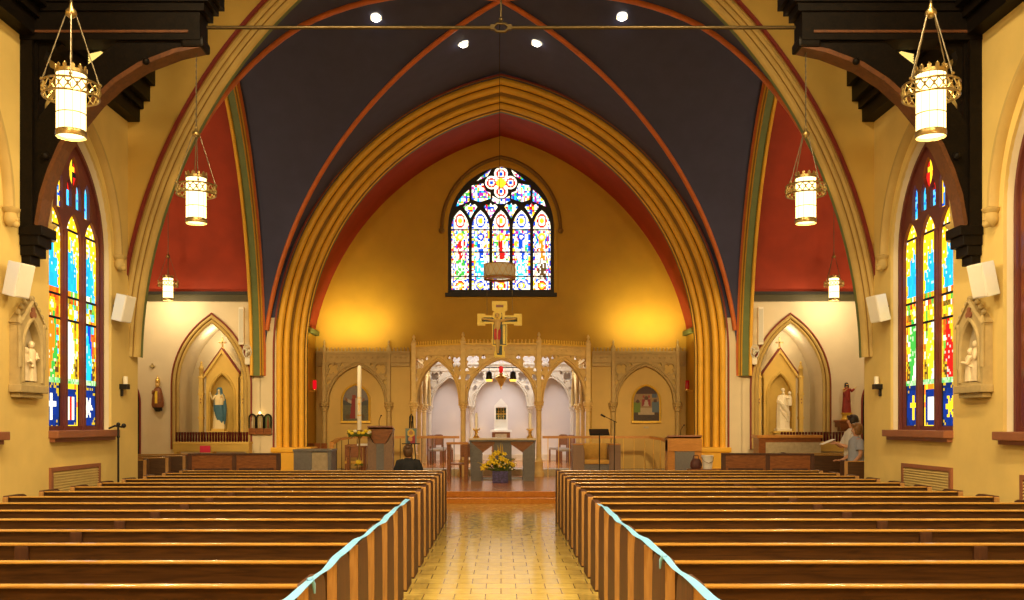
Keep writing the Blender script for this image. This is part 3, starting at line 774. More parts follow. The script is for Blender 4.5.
for s, nm in ((-1, 'left'), (1, 'right')):
    for i, y in enumerate(ROW):
        lb = 'dark oak pew, %s row from the sanctuary, in the block %s of the aisle' % (ORD[i], nm)
        loc = (s*(.945+L/2), y, 0)
        if proto is None: proto = make_pew(L, lb, loc)
        else: dup(proto, loc, 0, lb)
# transept pews
tp = None
for s, nm in ((-1, 'left'), (1, 'right')):
    for j, (x, y, a) in enumerate(((7.7, 17.1, 14), (7.7, 18.25, 14), (7.75, 19.4, 14), (7.8, 20.5, 14)) if s < 0 else ((7.3, 16.6, 10), (7.45, 20.05, 10), (7.55, 21.1, 10))):
        lb = 'shorter oak pew turned towards the altar in the %s transept, %s from the niche' % (nm, ORD[(3 if s < 0 else 2)-j])
        if tp is None: tp = make_pew(2.5, lb, (s*x, y, 0), -s*a, 'pews in the transepts'); tp.scale = (1, 1, 1.15)
        else: dup(tp, (s*x, y, 0), -s*a, lb, 'pews in the transepts')
    b = MB(); b.box(-.86, .86, -.03, .03, .05, 1.06, 'red_wood', None, .006); b.box(-.90, .90, -.05, .05, 1.06, 1.10, 'pew_end', None, .008)
    for q in (-.86, 0, .86): b.box(q-.04, q+.04, -.05, .05, 0, 1.06, 'pew_end')
    for q in (-.43, .43): b.box(q-.34, q+.34, -.045, -.03, .15, .80, 'pew_end', None, .006)
    tag(b.obj('pew_front_screen', loc=(s*5.30, 18.9, 0), rot=-s*6), 'low panelled wooden screen standing by the %s side of the front pews' % nm, 'screen')
# ribbons of blue tape along the aisle ends
for s, nm, y0, y1 in ((-1, 'left', 3.6, 9.75), (1, 'right', 3.6, 9.3)):
    b = MB(); vs, fs = [], []; n = 90
    for i in range(n+1):
        y = y0+(y1-y0)*i/n
        d = min(abs(y-(r_+.02)) for r_ in ROW)
        sag = .012 if d < .07 else .012-.012*min(1, (d-.07)/.33)**.8*(1+.4*sin(y*5))
        tw = .30*sin(y*3.1+s)
        xx = s*(.958+.010*sin(y*2.3))
        vs += [(xx-.024*cos(tw), y, .906+sag-.016*sin(tw)), (xx+.024*cos(tw), y, .906+sag+.016*sin(tw))]
    fs = [(2*i, 2*i+1, 2*i+3, 2*i+2) for i in range(n)]
    b.add(vs, fs, 'tape_blue', True)
    b.add([(v[0], v[1], v[2]+.0015) for v in vs], [f[::-1] for f in fs], 'tape_blue', True)
    r = b.obj('barrier_tape'); tag(r, 'pale blue tape strung along the pew ends on the %s side of the aisle' % nm, 'tape')
    b = MB(); yk = 4.75 if s < 0 else 5.55
    yk = min(ROW, key=lambda q: abs(q-yk))+.02
    b.tube([(s*.96, yk-.03, .922), (s*.945, yk-.02, .926), (s*.932, yk-.01, .90), (s*.930, yk, .85)], [.010, .014, .010, .005], 'tape_blue', 6); b.obj('knot', r)

# ================================================================== NAVE WALL FITTINGS
for s, nm in ((-1, 'left'), (1, 'right')):
    wl = nm+' nave wall'
    # relief of a station
    Yr = 11.62; r = thing('wall_relief', 'gabled stone relief of robed figures on the '+wl, 'relief', (s*NW, Yr, 2.11)); r.rotation_euler.z = radians(-90*s); r.scale = (.86, .86, .86)
    b = MB(); b.plate([(-.37, .0), (-.37, .92), (-.40, .92), (0, 1.28), (.40, .92), (.37, .92), (.37, .0)], [arch(.24, .10, .55, .42, 10)], -.14, 0, 'relief_stone'); b.box(-.40, .40, -.18, 0, -.05, .06, 'relief_stone', None, .015); b.box(-.34, .34, -.13, 0, -.12, -.05, 'relief_stone', None, .015); b.obj('frame', r)
    b = MB(); b.box(-.26, .26, -.03, 0, .08, 1.0, 'pale_marble'); b.obj('backing_panel', r)
    b = MB(); b.sweep(arch(.24, .10, .55, .42, 10), [(.0, -.14), (.02, -.165), (.05, -.165), (.06, -.14)], 'relief_stone')
    for q in (-1, 1):
        b.sweep([(q*.41, .92), (0, 1.30)], [(.0, -.15), (q*.04, -.17), (q*.05, 0)], 'relief_stone')
        for t_ in (.2, .42, .64, .84): b.ball(q*.41*(1-t_), -.10, .93+.37*t_+.06, .042, 'relief_stone', seg=8)
        b.lathe([(.035, .30), (.035, .90), (.05, .93), (.02, 1.0), (.0, 1.06)], 'relief_stone', q*.345, -.13, 0, 8)
    b.obj('gable_moulding', r)
    b = MB(); b.plate(foil(0, 1.08, .09, 3, 8, pi/2), [], -.16, -.13, 'sill_brown'); b.obj('gable_boss', r)
    b = MB(); b.box(-.03, .03, -.09, -.03, 1.28, 1.34, 'relief_stone'); b.box(-.022, .022, -.08, -.04, 1.34, 1.60, 'relief_stone'); b.box(-.075, .075, -.08, -.04, 1.47, 1.515, 'relief_stone')
    for a, z in ((0, 1.6), (-.08, 1.49), (.08, 1.49)): b.ball(a, -.06, z, .03, 'relief_stone', seg=8)
    b.obj('cross', r)
    for cx, h, rr, bend in ((-.11, .46, .085, .03), (.09, .56, .09, -.02), (.0, .36, .06, 0)):
        b = MB(); dy = -.075 if rr > .07 else -.05
        b.lathe([(rr, .0), (rr*.95, h*.25), (rr*.80, h*.55), (rr*1.0, h*.70), (rr*.75, h*.80), (rr*.32, h*.84)], 'relief_figure', cx, dy, .12, 14, None, 1, .7, .10, 5)
        b.ball(cx+bend, dy-.01, .12+h*.93, rr*.52, 'relief_figure', 1, 1, 1.2, 10); b.tube([(cx+rr*.8, dy-.03, .12+h*.72), (cx+rr*.6, dy-.07, .12+h*.55), (cx-bend*2, dy-.09, .12+h*.60)], [.03, .027, .018], 'relief_figure', 7)
        b.obj('figure', r)
    # speakers
    for j, (Y, z, lb) in enumerate(((11.15, 3.38, 'white wall speaker above the stone relief on the '), (14.25, 3.42, 'white wall speaker beside the transept opening on the '))):
        r = thing('wall_speaker', lb+wl, 'speaker', (s*(NW-.19), Y, z)); r.rotation_euler = (radians(14), 0, radians(-90*s+s*16))
        b = MB(); b.box(-.12, .12, -.09, .09, -.20, .20, 'speaker_white', None, .012); b.obj('cabinet', r)
        b = MB(); b.box(-.108, .108, -.098, -.09, -.185, .185, 'speaker_white', None, .003); b.obj('grille', r)
        b = MB(); b.tube([(0, .09, 0), (s*.03, .16, 0)], .02, 'iron'); b.obj('bracket', r)
    # electric candle sconce
    r = thing('wall_sconce', 'black bracket with a single white candle on the end of the '+wl, 'sconce', (s*NW, 14.62, 2.22), -90*s); r.scale = (.78,)*3
    b = MB(); b.box(-.085, .085, -.15, 0, .0, .10, 'iron', None, .01); b.box(-.03, .03, -.04, 0, -.14, 0, 'iron'); b.obj('bracket', r)
    b = MB(); b.cyl(0, -.09, .10, .25, .045, 'wax', 12); b.obj('candle', r)
    # vents
    for Yv, lb in ((13.05, 'low louvred vent in a brown frame under the far window of the '), (9.9, 'low louvred vent in a brown frame under the second window of the ')):
        r = thing('wall_vent', lb+wl, 'vent', (s*NW, Yv, .72), -90*s)
        b = MB(); b.plate([(-.76, 0), (-.76, .40), (.76, .40), (.76, 0)], [[(-.70, .055), (-.70, .345), (.70, .345), (.70, .055)]], -.035, 0, 'sill_brown'); b.obj('frame', r)
        b = MB(); b.box(-.70, .70, -.006, -.001, .055, .345, 'vent_dark'); b.obj('backing', r)
        b = MB()
        for q in range(8): b.add([(-.70, -.030, .062+q*.036), (.70, -.030, .062+q*.036), (.70, -.008, .086+q*.036), (-.70, -.008, .086+q*.036)], [(0, 1, 2, 3)], 'vent_tan'); b.add([(-.70, -.030, .062+q*.036), (.70, -.030, .062+q*.036), (.70, -.030, .054+q*.036), (-.70, -.030, .054+q*.036)], [(0, 1, 2, 3)], 'vent_tan')
        b.obj('louver', r)
    b = MB(); a, c = sorted((s*5.80, s*NW)); b.box(a, c, -3, Y1B, 0, .16, 'sill_brown', None, .008); struct(b.obj('baseboard_'+nm), 'brown baseboard along the '+wl, 'baseboard')
r = thing('microphone_stand', 'slim black stand against the left nave wall by the far window', 'stand', (-5.62, 13.95, 0))
b = MB(); b.tube([(0, 0, .03), (0, 0, 1.68)], .016, 'iron'); b.obj('pole', r)
b = MB()
for q in range(3): b.tube([(0, 0, .16), (.14*cos(2.1*q), .14*sin(2.1*q), .012)], .012, 'iron')
b.obj('base', r)
b = MB(); b.tube([(-.14, 0, 1.62), (-.05, 0, 1.66), (.06, 0, 1.64)], .014, 'iron'); b.ball(.08, 0, 1.66, .035, 'iron'); b.ball(0, 0, 1.68, .03, 'iron'); b.ball(0, 0, 1.50, .026, 'iron'); b.obj('head', r)
b = MB(); b.ball(0, 0, .42, .035, 'iron'); b.obj('clamp', r)

# vault lights
def hit(px, py):
    d = Vector(((px-501)/950, 1, (423-py)/950)); y = Y1B
    while y < Y2:
        p = Vector((0, 0, 1.7))+d*y
        if p.z > vz(p.x/NW, (y-YC)/HY): return p
        y += .01
    return None
VL = []
for (px, py, lb) in ((376, 17, 'bright recessed lamp in the blue vault, outer one on the left'), (622, 16, 'bright recessed lamp in the blue vault, outer one on the right'), (463, 43, 'bright recessed lamp in the blue vault, inner one left of the wire'), (537, 42, 'bright recessed lamp in the blue vault, inner one right of the wire')):
    p = hit(px, py) or Vector((0, 19, 10)); VL.append(p)
    r = thing('vault_lamp', lb, 'lamp', p, 0, 'recessed lamps in the vault')
    b = MB(); b.lathe([(.11, .04), (.12, -.05), (.09, -.06), (.085, -.02)], 'frosted', seg=16, cap=False); b.obj('trim_ring', r)
    b = MB(); b.ball(0, 0, -.045, .085, 'vault_lamp', 1, 1, .6); b.obj('bulb', r)
# ================================================================== SANCTUARY
FZ = .24
def column(parent, x, y, z0, zc, X, m='screen_stone', r=.072, ped=True):
    # one column: shaft with base and capital as sub-parts
    b = MB(X); b.lathe([(r, z0+.28), (r*.96, zc-.22)], m, x, y, 0, 14); c = b.obj('column', parent)
    b = MB(X)
    if ped: b.lathe([(.15, z0), (.15, z0+.10), (.125, z0+.13), (.115, z0+.16), (.115, z0+.36), (.135, z0+.40), (.10, z0+.44), (.085, z0+.48), (r, z0+.52)], m, x, y, 0, 8)
    else: b.lathe([(.11, z0), (.11, z0+.10), (.09, z0+.14), (.10, z0+.19), (r, z0+.28)], m, x, y, 0, 12)
    b.obj('base', c)
    b = MB(X); b.lathe([(r*.95, zc-.25), (r*1.25, zc-.23), (r*1.0, zc-.20), (r*1.15, zc-.13), (r*1.75, zc-.05), (r*1.95, zc-.03), (r*1.95, zc+.01), (r*1.6, zc+.02)], m, x, y, 0, 16)
    for q in range(8):
        a = 2*pi*q/8
        for zz, k2, rr in ((-.15, 1.25, .022), (-.085, 1.62, .028)): b.ball(x+r*k2*cos(a+zz*6), y+r*k2*sin(a+zz*6), zc+zz, rr, m, seg=6)
    b.obj('capital', c)
    return c
def pinnacle(parent, x, y, z0, z1, X, m='screen_stone', w=.075):
    b = MB(X); b.box(x-w, x+w, y-w, y+w, z0, z1-.22, m)
    for zz in (z0+.05, z0+(z1-z0)*.5, z1-.25): b.box(x-w*1.22, x+w*1.22, y-w*1.22, y+w*1.22, zz-.02, zz+.02, m)
    b.lathe([(w*1.2, z1-.22), (w*.9, z1-.15), (w*.35, z1-.10), (w*.75, z1-.06), (w*.5, z1-.01), (.004, z1+.03)], m, x, y, 0, 8); b.obj('pinnacle', parent)
def arch_panel(parent, w, zc, rise, ztop, F, X, m='screen_stone', tier=True):
    xf = X@F; wi = w-.12; A = arc(wi, zc, rise, 14); c = (rise**2-wi**2)/(2*wi); R = wi+c
    b = MB(xf); holes = []
    def fit(q, x, z, r): return hypot(abs(x)+c, z-zc)-R > r+.018 and abs(x)+r < w-.03 and z+r < ztop-.02
    sp = []
    for (fx, fz, r, kk) in ((.74, .83, .24, 4), (.87, .50, .14, 3), (.92, .30, .10, 3), (.46, .93, .13, 3), (.26, .96, .08, 4), (.92, .93, .07, 3), (.60, .66, .07, 3), (.90, .66, .06, 3), (.58, .95, .05, 3), (.36, .97, .05, 3)):
        x = w*fx; z = zc+(ztop-zc)*fz; r_ = r*w/1.035
        for _ in range(10):
            if fit(1, x, z, r_): break
            r_ *= .92
        if r_ > .03 and fit(1, x, z, r_) and all(hypot(x-a, z-bb) > r_+q+.008 for a, bb, q in sp): sp.append((x, z, r_)); holes += [foil(x, z, r_, kk, 7, pi/4 if kk == 4 else pi/2), foil(-x, z, r_, kk, 7, pi/4 if kk == 4 else pi/2)]
    b.plate([(-w, zc), (-w, ztop), (w, ztop), (w, zc)]+[(a, z) for a, z in A[::-1]], holes, -.035, .035, m); p = b.obj('arch_panel', parent)
    for (x, z, r_) in sp:
        if r_ > .06:
            for sg in (-1, 1):
                b = MB(xf); b.tube([(sg*x+(r_+.006)*cos(2*pi*q/18), -.04, z+(r_+.006)*sin(2*pi*q/18)) for q in range(18)], .012, m, 5, closed=True); b.obj('tracery', p)
    b = MB(xf); b.sweep(A, [(.0, .035), (0, -.04), (.02, -.085), (.045, -.085), (.06, -.03), (.075, -.03), (.085, -.07), (.105, -.07), (.12, -.035)], [m, m, m, m, 'groove', m, m, m]); b.obj('arch_moulding', p)  # dark groove segment paints shade between the mouldings
def cornice(parent, w, z0, z1, F, X, m='screen_stone', teeth=24, gold='screen_gold'):
    xf = X@F; b = MB(xf)
    b.box(-w, w, -.07, .06, z0, z0+.05, m); b.box(-w, w, -.045, .05, z0+.05, z1-.06, m); b.box(-w, w, -.08, .06, z1-.06, z1-.025, m); b.box(-w, w, -.11, .07, z1-.025, z1, gold)
    n = int(w*2/.16)
    for q in range(n): b.ball(-w+(q+.5)*2*w/n, -.05, (z0+z1)/2-.005, .028, m, 1.6, .5, .8, 6)
    c = b.obj('cornice', parent)
    b = MB(xf); b.box(-w, w, -.10, -.06, z1, z1+.02, gold)
    for q in range(teeth):
        x = -w+(q+.5)*2*w/teeth; b.box(x-.016, x+.016, -.095, -.065, z1+.02, z1+.085, gold); b.ball(x, -.08, z1+.10, .026, gold, seg=6)
    b.obj('cresting', c)
# --- three sided canopy in front of the recess
loc = (0, 26.4, FZ); X = rel(loc)
r = thing('altar_canopy', 'carved three-arched golden stone canopy on slender columns directly behind the altar', 'canopy', loc)
sa = math.degrees(atan2(.85, 1.42)); sw = hypot(.85, 1.42)/2
FR = [(T(0, 26.0), 1.035, 0), (T(1.745, 26.425, 0, sa), sw, 0), (T(-1.745, 26.425, 0, -sa), sw, 0)]
for F, w, _ in FR: arch_panel(r, w, 2.28, 1.14, 3.60, F, X); cornice(r, w, 3.58, 3.86, F, X, 'screen_stone', 20)
for x, y, z0 in ((-1.035, 26.0, FZ), (1.035, 26.0, FZ), (-2.455, 26.80, .42), (2.455, 26.80, .42)):
    column(r, x, y, z0, 2.28, X); pinnacle(r, x, y-.05, 2.30, 4.16, X, 'screen_stone', .06)
# --- screens left and right of it
for s, nm in ((-1, 'left'), (1, 'right')):
    loc = (s*4.0, 26.85, .42); X = rel(loc)
    r = thing('wall_screen', 'carved stone wall screen with one pointed arch framing a picture, %s of the altar canopy' % nm, 'screen', loc)
    b = MB(X); a, c = sorted((s*2.56, s*5.22)); b.box(a, c, 26.84, 26.89, .42, 3.5, 'screen_panel'); b.box(a, c, 26.80, 26.84, .42, .58, 'screen_panel'); b.obj('back_panel', r)
    arch_panel(r, .905, 2.27, 1.02, 3.42, T(s*4.065, 26.80), X, 'screen_tan')
    b2 = MB(X)
    for u0, u1 in ((2.58, 3.16), (4.97, 5.22)):
        a, c = sorted((s*u0, s*u1)); b2.box(a, c, 26.78, 26.84, 3.30, 3.42, 'screen_tan')
    b2.obj('frieze_band', r)
    cornice(r, 1.32, 3.40, 3.70, T(s*3.89, 26.80), X, 'screen_tan', 27, 'screen_tan')
    for x in (3.16, 4.97): column(r, s*x, 26.74, .42, 2.27, X, 'screen_tan', .068, False); pinnacle(r, s*x, 26.73, 2.30, 4.02, X, 'screen_tan', .045)
# --- arcade in the recess
loc = (0, 32.5, .42); X = rel(loc)
r = thing('apse_arcade', 'pale arcade of slender columns and pointed arches lining the white recess', 'arcade', loc)
for cx, w in ((0, 1.0), (-1.73, .73), (1.73, .73)): arch_panel(r, w, 2.28, 1.0 if w > .9 else .95, 3.50, T(cx, 32.5), X, 'apse_stone')
for w, cx in ((2.46, 0),): cornice(r, w, 3.48, 3.72, T(cx, 32.5), X, 'apse_stone', 40, 'apse_stone')
for x in (-1.0, 1.0, -2.44, 2.44): column(r, x, 32.45, .42, 2.28, X, 'apse_stone', .07, False)
for s in (-1, 1):
    for y in (28.6, 30.4): column(r, s*2.46, y, .42, 2.28, X, 'screen_stone', .07, False)
    for y0, y1 in ((27.24, 28.6), (28.6, 30.4), (30.4, 32.4)): arch_panel(r, (y1-y0)/2, 2.28, .95, 3.50, T(s*2.46, (y0+y1)/2, 0, -90*s), X, 'screen_stone')
    cornice(r, 2.58, 3.48, 3.72, T(s*2.46, 29.82, 0, -90*s), X, 'screen_stone', 30, 'apse_stone')
# --- pictures
def picture(loc, w, z0, zs, h, label, fn):
    r = thing('framed_picture', label, 'picture', loc); q = MB(rel(loc)@T(loc[0], loc[1]))
    q.sweep(arch(w, z0, zs, h, 10), [(.0, -.02), (.0, -.06), (.03, -.075), (.055, -.05), (.06, 0)], 'picture_gold'); q.box(-w-.06, w+.06, -.07, 0, z0-.06, z0, 'picture_gold', None, .008); q.obj('frame', r)
    q = MB(rel(loc)@T(loc[0], loc[1])); q.cells(-w, w, z0, zs+h, .022, inside_arch(w, z0, zs, h), lambda a, b_: tuple(.62*q_ for q_ in fn(a, b_)), 'painted', -.02); q.obj('canvas', r)
def pic_a(u, z):
    u += .02; g = rnd(3, int(u*50+99), int(z*50))
    if hypot(u+.03, (z-2.44)*.9) < .055: return (.40, .06, .02)
    if abs(u) < .09+.05*(2.38-z)/.5 and 1.82 < z < 2.40: return (.33, .015, .02) if u < .02 else (.70, .62, .48)
    for q in (-1, 1):
        if abs((z-2.26)-(abs(u)-.06)*.55) < .045 and .05 < q*u < .27: return (.60, .52, .40) if abs(u) < .2 else (.30, .12, .05)
    if hypot(abs(u)-.20, z-1.88) < .07: return (.14, .08, .02)
    if z > 2.34: return mix((.34, .27, .24), (.24, .22, .24), g)
    if z > 2.20: return (.07, .08, .085)
    return mix((.19, .17, .09), (.11, .11, .07), g)
def pic_b(u, z):
    g = rnd(4, int(u*50+99), int(z*50))
    if hypot(u, z-2.40) < .055: return (.10, .03, .01)
    if abs(abs(u)-.075) < .03 and abs(z-2.44) < .035: return (.42, .015, .02)
    if abs(u) < .12 and 2.18 < z < 2.36: return (.34, .015, .025) if abs(u) > .03+.25*(2.36-z) else (.62, .5, .4)
    if hypot(u+.24, z-2.31) < .05 or hypot(u-.25, z-2.33) < .05: return (.10, .03, .015)
    if 2.41 < z < 2.53 and .17 < u < .29: return (.07, .12, .22)
    if u < -.16 and 2.0 < z < 2.28: return (.17, .28, .03)
    if u > .17 and 2.0 < z < 2.30: return (.13, .19, .27)
    if abs(u) < .24 and 1.93 < z < 2.13: return mix((.66, .52, .34), (.58, .44, .28), g)
    if z > 2.52: return (.075, .022, .012)
    if z > 2.0: return mix((.44, .28, .13), (.36, .22, .10), g)
    return mix((.05, .032, .02), (.10, .05, .03), g)
picture((-4.10, 26.83, 1.70), .36, 1.76, 2.32, .44, 'pointed gilt-framed picture of a red-robed figure with outstretched arms on the left screen', pic_a)
picture((4.10, 26.83, 1.70), .36, 1.76, 2.32, .42, 'pointed gilt-framed picture of three figures round a white table on the right screen', pic_b)
b = MB(); b.box(-.07, .07, -.01, 0, 0, .05, 'pale_marble'); tag(b.obj('picture_plaque', loc=(4.10, 26.838, 1.55)), 'tiny pale plaque on the wall under the picture of the table', 'plaque')
# --- altar
loc = (.04, 24.35, FZ); r = thing('altar', 'stone altar with granite legs, red wood brackets and a pale top on the platform', 'altar', loc)
b = MB(); b.box(-.86, .86, -.42, .42, 1.03, 1.075, 'altar_top', None, .01); b.box(-.84, .84, -.40, .40, .995, 1.03, 'granite'); b.obj('table_top', r)
for q in (-1, 1):
    b = MB(); b.prism([(q*a, z) for a, z in ((.835, .995), (.80, .0), (.52, .0), (.52, .74), (.80, .97), (.82, .995))], -.36, .36, 'granite'); b.obj('leg', r)
    b = MB(); b.prism([(q*a, z) for a, z in ((.81, .99), (.20, .99), (.20, .93), (.52, .70))], -.33, .33, 'red_wood'); b.obj('bracket', r)
b = MB(); b.box(-.23, .23, -.30, .30, 0, .995, 'granite', None, .006); b.obj('pier', r)
b = MB(); b.box(-.50, .50, -.12, .12, 0, .03, 'pale_marble'); b.box(-.75, .75, .38, .5, 0, .05, 'pale_marble'); b.obj('plinth', r)
def candlestick(loc, label):
    r = thing('candlestick', label, 'candlestick', loc, 0, 'altar candles')
    b = MB(); b.lathe([(.085, 0), (.09, .02), (.06, .05), (.03, .09), (.045, .13), (.05, .15), (.028, .17), (.09, .21), (.09, .22), (.03, .225)], 'brass', seg=16)
    for q in range(8): b.ball(.085*cos(q*pi/4), .085*sin(q*pi/4), .235, .014, 'brass', seg=6)
    b.obj('holder', r)
    b = MB(); b.lathe([(.036, .22), (.034, .62), (.015, .64)], 'wax', seg=14); b.obj('candle', r)
    b = MB(); b.tube([(0, 0, .64), (0, 0, .665)], .004, 'iron', 5); b.obj('wick', r)
candlestick((-.63, 24.3, FZ+1.075), 'brass candlestick with thick white candle on the left end of the altar')
candlestick((.74, 24.3, FZ+1.075), 'brass candlestick with thick white candle on the right end of the altar')
b = MB(); b.box(-.20, .20, -.14, .14, 0, .012, 'white_paper', None, .003); tag(b.obj('altar_book', loc=(-.30, 24.2, FZ+1.078)), 'thin white booklet lying on the left half of the altar top', 'book')
# --- flowers before the altar
loc = (-.02, 23.25, FZ); r = thing('flower_arrangement', 'yellow lily bouquet in a patterned purple box on the floor before the altar', 'flowers', loc)
b = MB(); b.box(-.19, .19, -.16, .16, 0, .29, 'box_purple', None, .012); b.obj('planter_box', r)
random.seed(5)
b = MB(); 
for q in range(60):
    a, rr = random.uniform(0, 2*pi), random.uniform(.05, .42); x, y, z = rr*cos(a), rr*sin(a)*.6, .30+random.uniform(.02, .42)*(1-rr)
    u = random.uniform(0, 6.28); t_ = .10
    b.tube([(x*.4, y*.4, .28), (x*.8, y*.8, z-.02), (x, y, z), (x+t_*cos(u), y+t_*sin(u)*.5, z+.03)], [.006, .014, .018, .003], 'leaf_green', 4)
b.obj('foliage', r)
for (x, z, rad, tlt) in ((-.30, .42, .12, -.9), (-.20, .62, .11, -.5), (-.08, .72, .10, -.2), (-.40, .38, .11, -1.2), (.16, .52, .09, .5), (.05, .58, .09, .1), (-.12, .50, .10, -.4), (.30, .44, .08, .9), (.0, .42, .09, 0), (-.24, .50, .10, -.8), (.10, .70, .07, .3)):
    b = MB(); xf = T(x, random.uniform(-.12, .05)-.05, z)@Matrix.Rotation(tlt*.8, 4, 'Y')@Matrix.Rotation(.7, 4, 'X')
    for q in range(6):
        a = 2*pi*q/6; b.tube([(0, 0, -rad*.7), (rad*.25*cos(a), rad*.25*sin(a), -rad*.1), (rad*.7*cos(a), rad*.7*sin(a), rad*.25), (rad*1.05*cos(a), rad*1.05*sin(a), rad*.15)], [rad*.10, rad*.24, rad*.26, rad*.03], 'petal_yellow', 6, xf=xf)
    b.tube([(0, 0, 0), (0, 0, rad*.6)], rad*.06, 'stem_gold', 5, xf=xf); b.obj('lily', r)
for q in range(16):
    x, z = random.uniform(-.15, .38), random.uniform(.33, .66); b = MB(); b.ball(x, random.uniform(-.2, .0), z, .026, 'petal_white' if q % 3 else 'petal_yellow', seg=8); b.obj('small_bloom', r)
for (x, z, tp) in ((.0, .98, .02), (-.04, .92, -.06), (.06, .95, .05), (.28, .62, .40), (-.3, .5, -.56), (-.16, .8, -.22)):
    b = MB(); b.tube([(x*.3, 0, .28), (x*.9, -.02, z*.8), (tp, -.03, z)], [.006, .02, .004], 'stem_gold', 5); b.obj('plume', r)
# --- side table
loc = (-1.08, 23.7, FZ); r = thing('side_table', 'small red wooden side table with a lower shelf left of the altar', 'table', loc)
b = MB(); b.box(-.27, .27, -.24, .24, .93, .985, 'honey_wood', None, .006); b.obj('table_top', r)
for q in (-1, 1):
    b = MB(); a, c = sorted((q*.17, q*.26)); b.box(a, c, -.22, .22, 0, .93, 'red_wood', None, .006); b.obj('side_panel', r)
b = MB(); b.box(-.17, .17, -.20, .20, .42, .46, 'red_wood'); b.obj('shelf', r)
# --- ambos
def ambo(loc, w, h, label, wide):
    kk = 1.9 if wide else 1
    r = thing('lectern', label, 'lectern', loc)
    b = MB(); b.prism([(-w*.30*kk, 0), (-w*.30*kk, h-.22), (w*.30*kk, h-.22), (w*.30*kk, 0)], -.17, .17, 'granite'); b.obj('pillar', r)
    for q in (-1, 1):
        b = MB(); a, c = sorted((q*w*.30, q*w)); b.prism([(q*w, 0), (q*w, h-.04), (q*w*.62, h-.30), (q*w*.30*kk, h-.34), (q*w*.30*kk, 0)], -.15, .15, 'granite_brown' if not wide else 'honey_wood'); b.obj('side_panel', r)
    b = MB(); b.prism([(-w, h), (-w, h-.04), (-w*.42, h-.33), (w*.42, h-.33), (w, h-.04), (w, h)] if not wide else [(-w, h), (-w, h-.30), (w, h-.30), (w, h)], -.19, .19, 'red_wood' if not wide else 'honey_wood'); b.obj('desk_front', r)
    b = MB(); b.box(-w, w, -.22, .26, -.02, .02, 'red_wood', T(0, 0, h+.02)@Matrix.Rotation(radians(-10), 4, 'X'), .006); b.obj('book_rest', r)
    b = MB(); b.tube([(-.05, .1, h), (-.05, .05, h+.2), (.0, -.02, h+.30)], .008, 'iron'); b.ball(.01, -.04, h+.31, .02, 'iron'); b.obj('microphone', r)
ambo((-2.78, 22.0, FZ), .29, 1.32, 'tall granite lectern with flared red wood top left of the altar', False)
ambo((4.30, 22.4, FZ), .40, 1.10, 'broad wooden lectern with granite front beside the right arch pier', True)
# --- paschal candle
loc = (-3.22, 21.6, FZ); r = thing('paschal_candle', 'tall white candle with gold bands on a stand wreathed in yellow flowers', 'candle', loc)
b = MB(); b.lathe([(.18, 0), (.18, .03), (.05, .08), (.022, .14), (.022, .40), (.04, .43), (.022, .46), (.022, 1.10), (.05, 1.14), (.075, 1.26), (.075, 1.30)], 'old_brass', seg=14); b.obj('stand', r)
b = MB(); b.lathe([(.047, 1.28), (.045, 2.74), (.02, 2.77)], 'wax', seg=16); c = b.obj('candle', r)
b = MB(); b.lathe([(.05, 1.62), (.05, 1.65)], 'brass', seg=16); b.lathe([(.05, 2.02), (.05, 2.04)], 'brass', seg=16); b.box(-.010, .010, -.052, -.04, 1.74, 1.98, 'brass'); b.box(-.03, .03, -.052, -.04, 1.88, 1.905, 'brass'); b.obj('gold_band', c)
b = MB()
for q in range(70):
    a = random.uniform(0, 2*pi); x, y, z = .23*cos(a), .20*sin(a), 1.22+random.uniform(-.06, .05); u = random.uniform(0, 6.28)
    b.tube([(x*.8, y*.8, z), (x, y, z+.01), (x+.06*cos(u), y+.05*sin(u), z+random.uniform(-.06, .02))], [.012, .02, .003], 'leaf_green', 4)
b.tube([(.20*cos(2*pi*q/20), .18*sin(2*pi*q/20), 1.20) for q in range(20)], .045, 'leaf_green', 6, closed=True); b.obj('wreath', r)
for q in range(17):
    a = 2*pi*q/17; b = MB(); b.ball(.23*cos(a), .21*sin(a), 1.25+.03*sin(q*2.2), .050, 'petal_yellow' if q % 4 else 'petal_white', 1, 1, .75, 8); b.obj('flower', r)
b = MB(); b.ball(-.01, -.06, .57, .07, 'petal_yellow', 1, 1, .8, 8); b.tube([(-.1, -.04, .5), (0, -.05, .54), (.09, -.04, .5)], .02, 'leaf_green', 5); b.obj('bow_spray', r)
# --- icon on an easel
loc = (-2.02, 21.4, FZ); r = thing('icon_easel', 'small haloed icon painting standing on a black easel behind the seated person', 'icon', loc)
b = MB(); b.tube([(-.16, -.06, 0), (-.015, 0, 1.62)], .012, 'iron'); b.tube([(.16, -.06, 0), (.015, 0, 1.62)], .012, 'iron'); b.tube([(0, .30, 0), (0, .02, 1.50)], .012, 'iron'); b.tube([(-.04, .0, 1.30), (-.035, 0, 1.60), (0, 0, 1.66), (.035, 0, 1.60), (.04, 0, 1.30)], .014, 'iron'); b.obj('easel', r)
b = MB(); b.box(-.20, .20, -.14, -.02, .985, 1.005, 'iron'); b.obj('ledge', r)
def icon(u, z):
    if hypot(u, z-1.24) < .045: return (.42, .22, .09)
    if hypot(u, z-1.235) < .085: return (.70, .46, .06)
    if hypot(u+.02, z-1.10) < .05: return (.62, .30, .10)
    if z < 1.19 and abs(u) < .10: return (.33, .03, .05) if u > -.02 else (.07, .10, .12)
    return (.16, .24, .22)
b = MB(); b.cells(-.125, .125, 1.005, 1.34, .016, lambda a, c: True, icon, 'painted', -.082); p = b.obj('icon_painting', r)
b = MB(); b.box(-.13, .13, -.08, -.055, 1.0, 1.345, 'honey_wood'); b.obj('board', p)
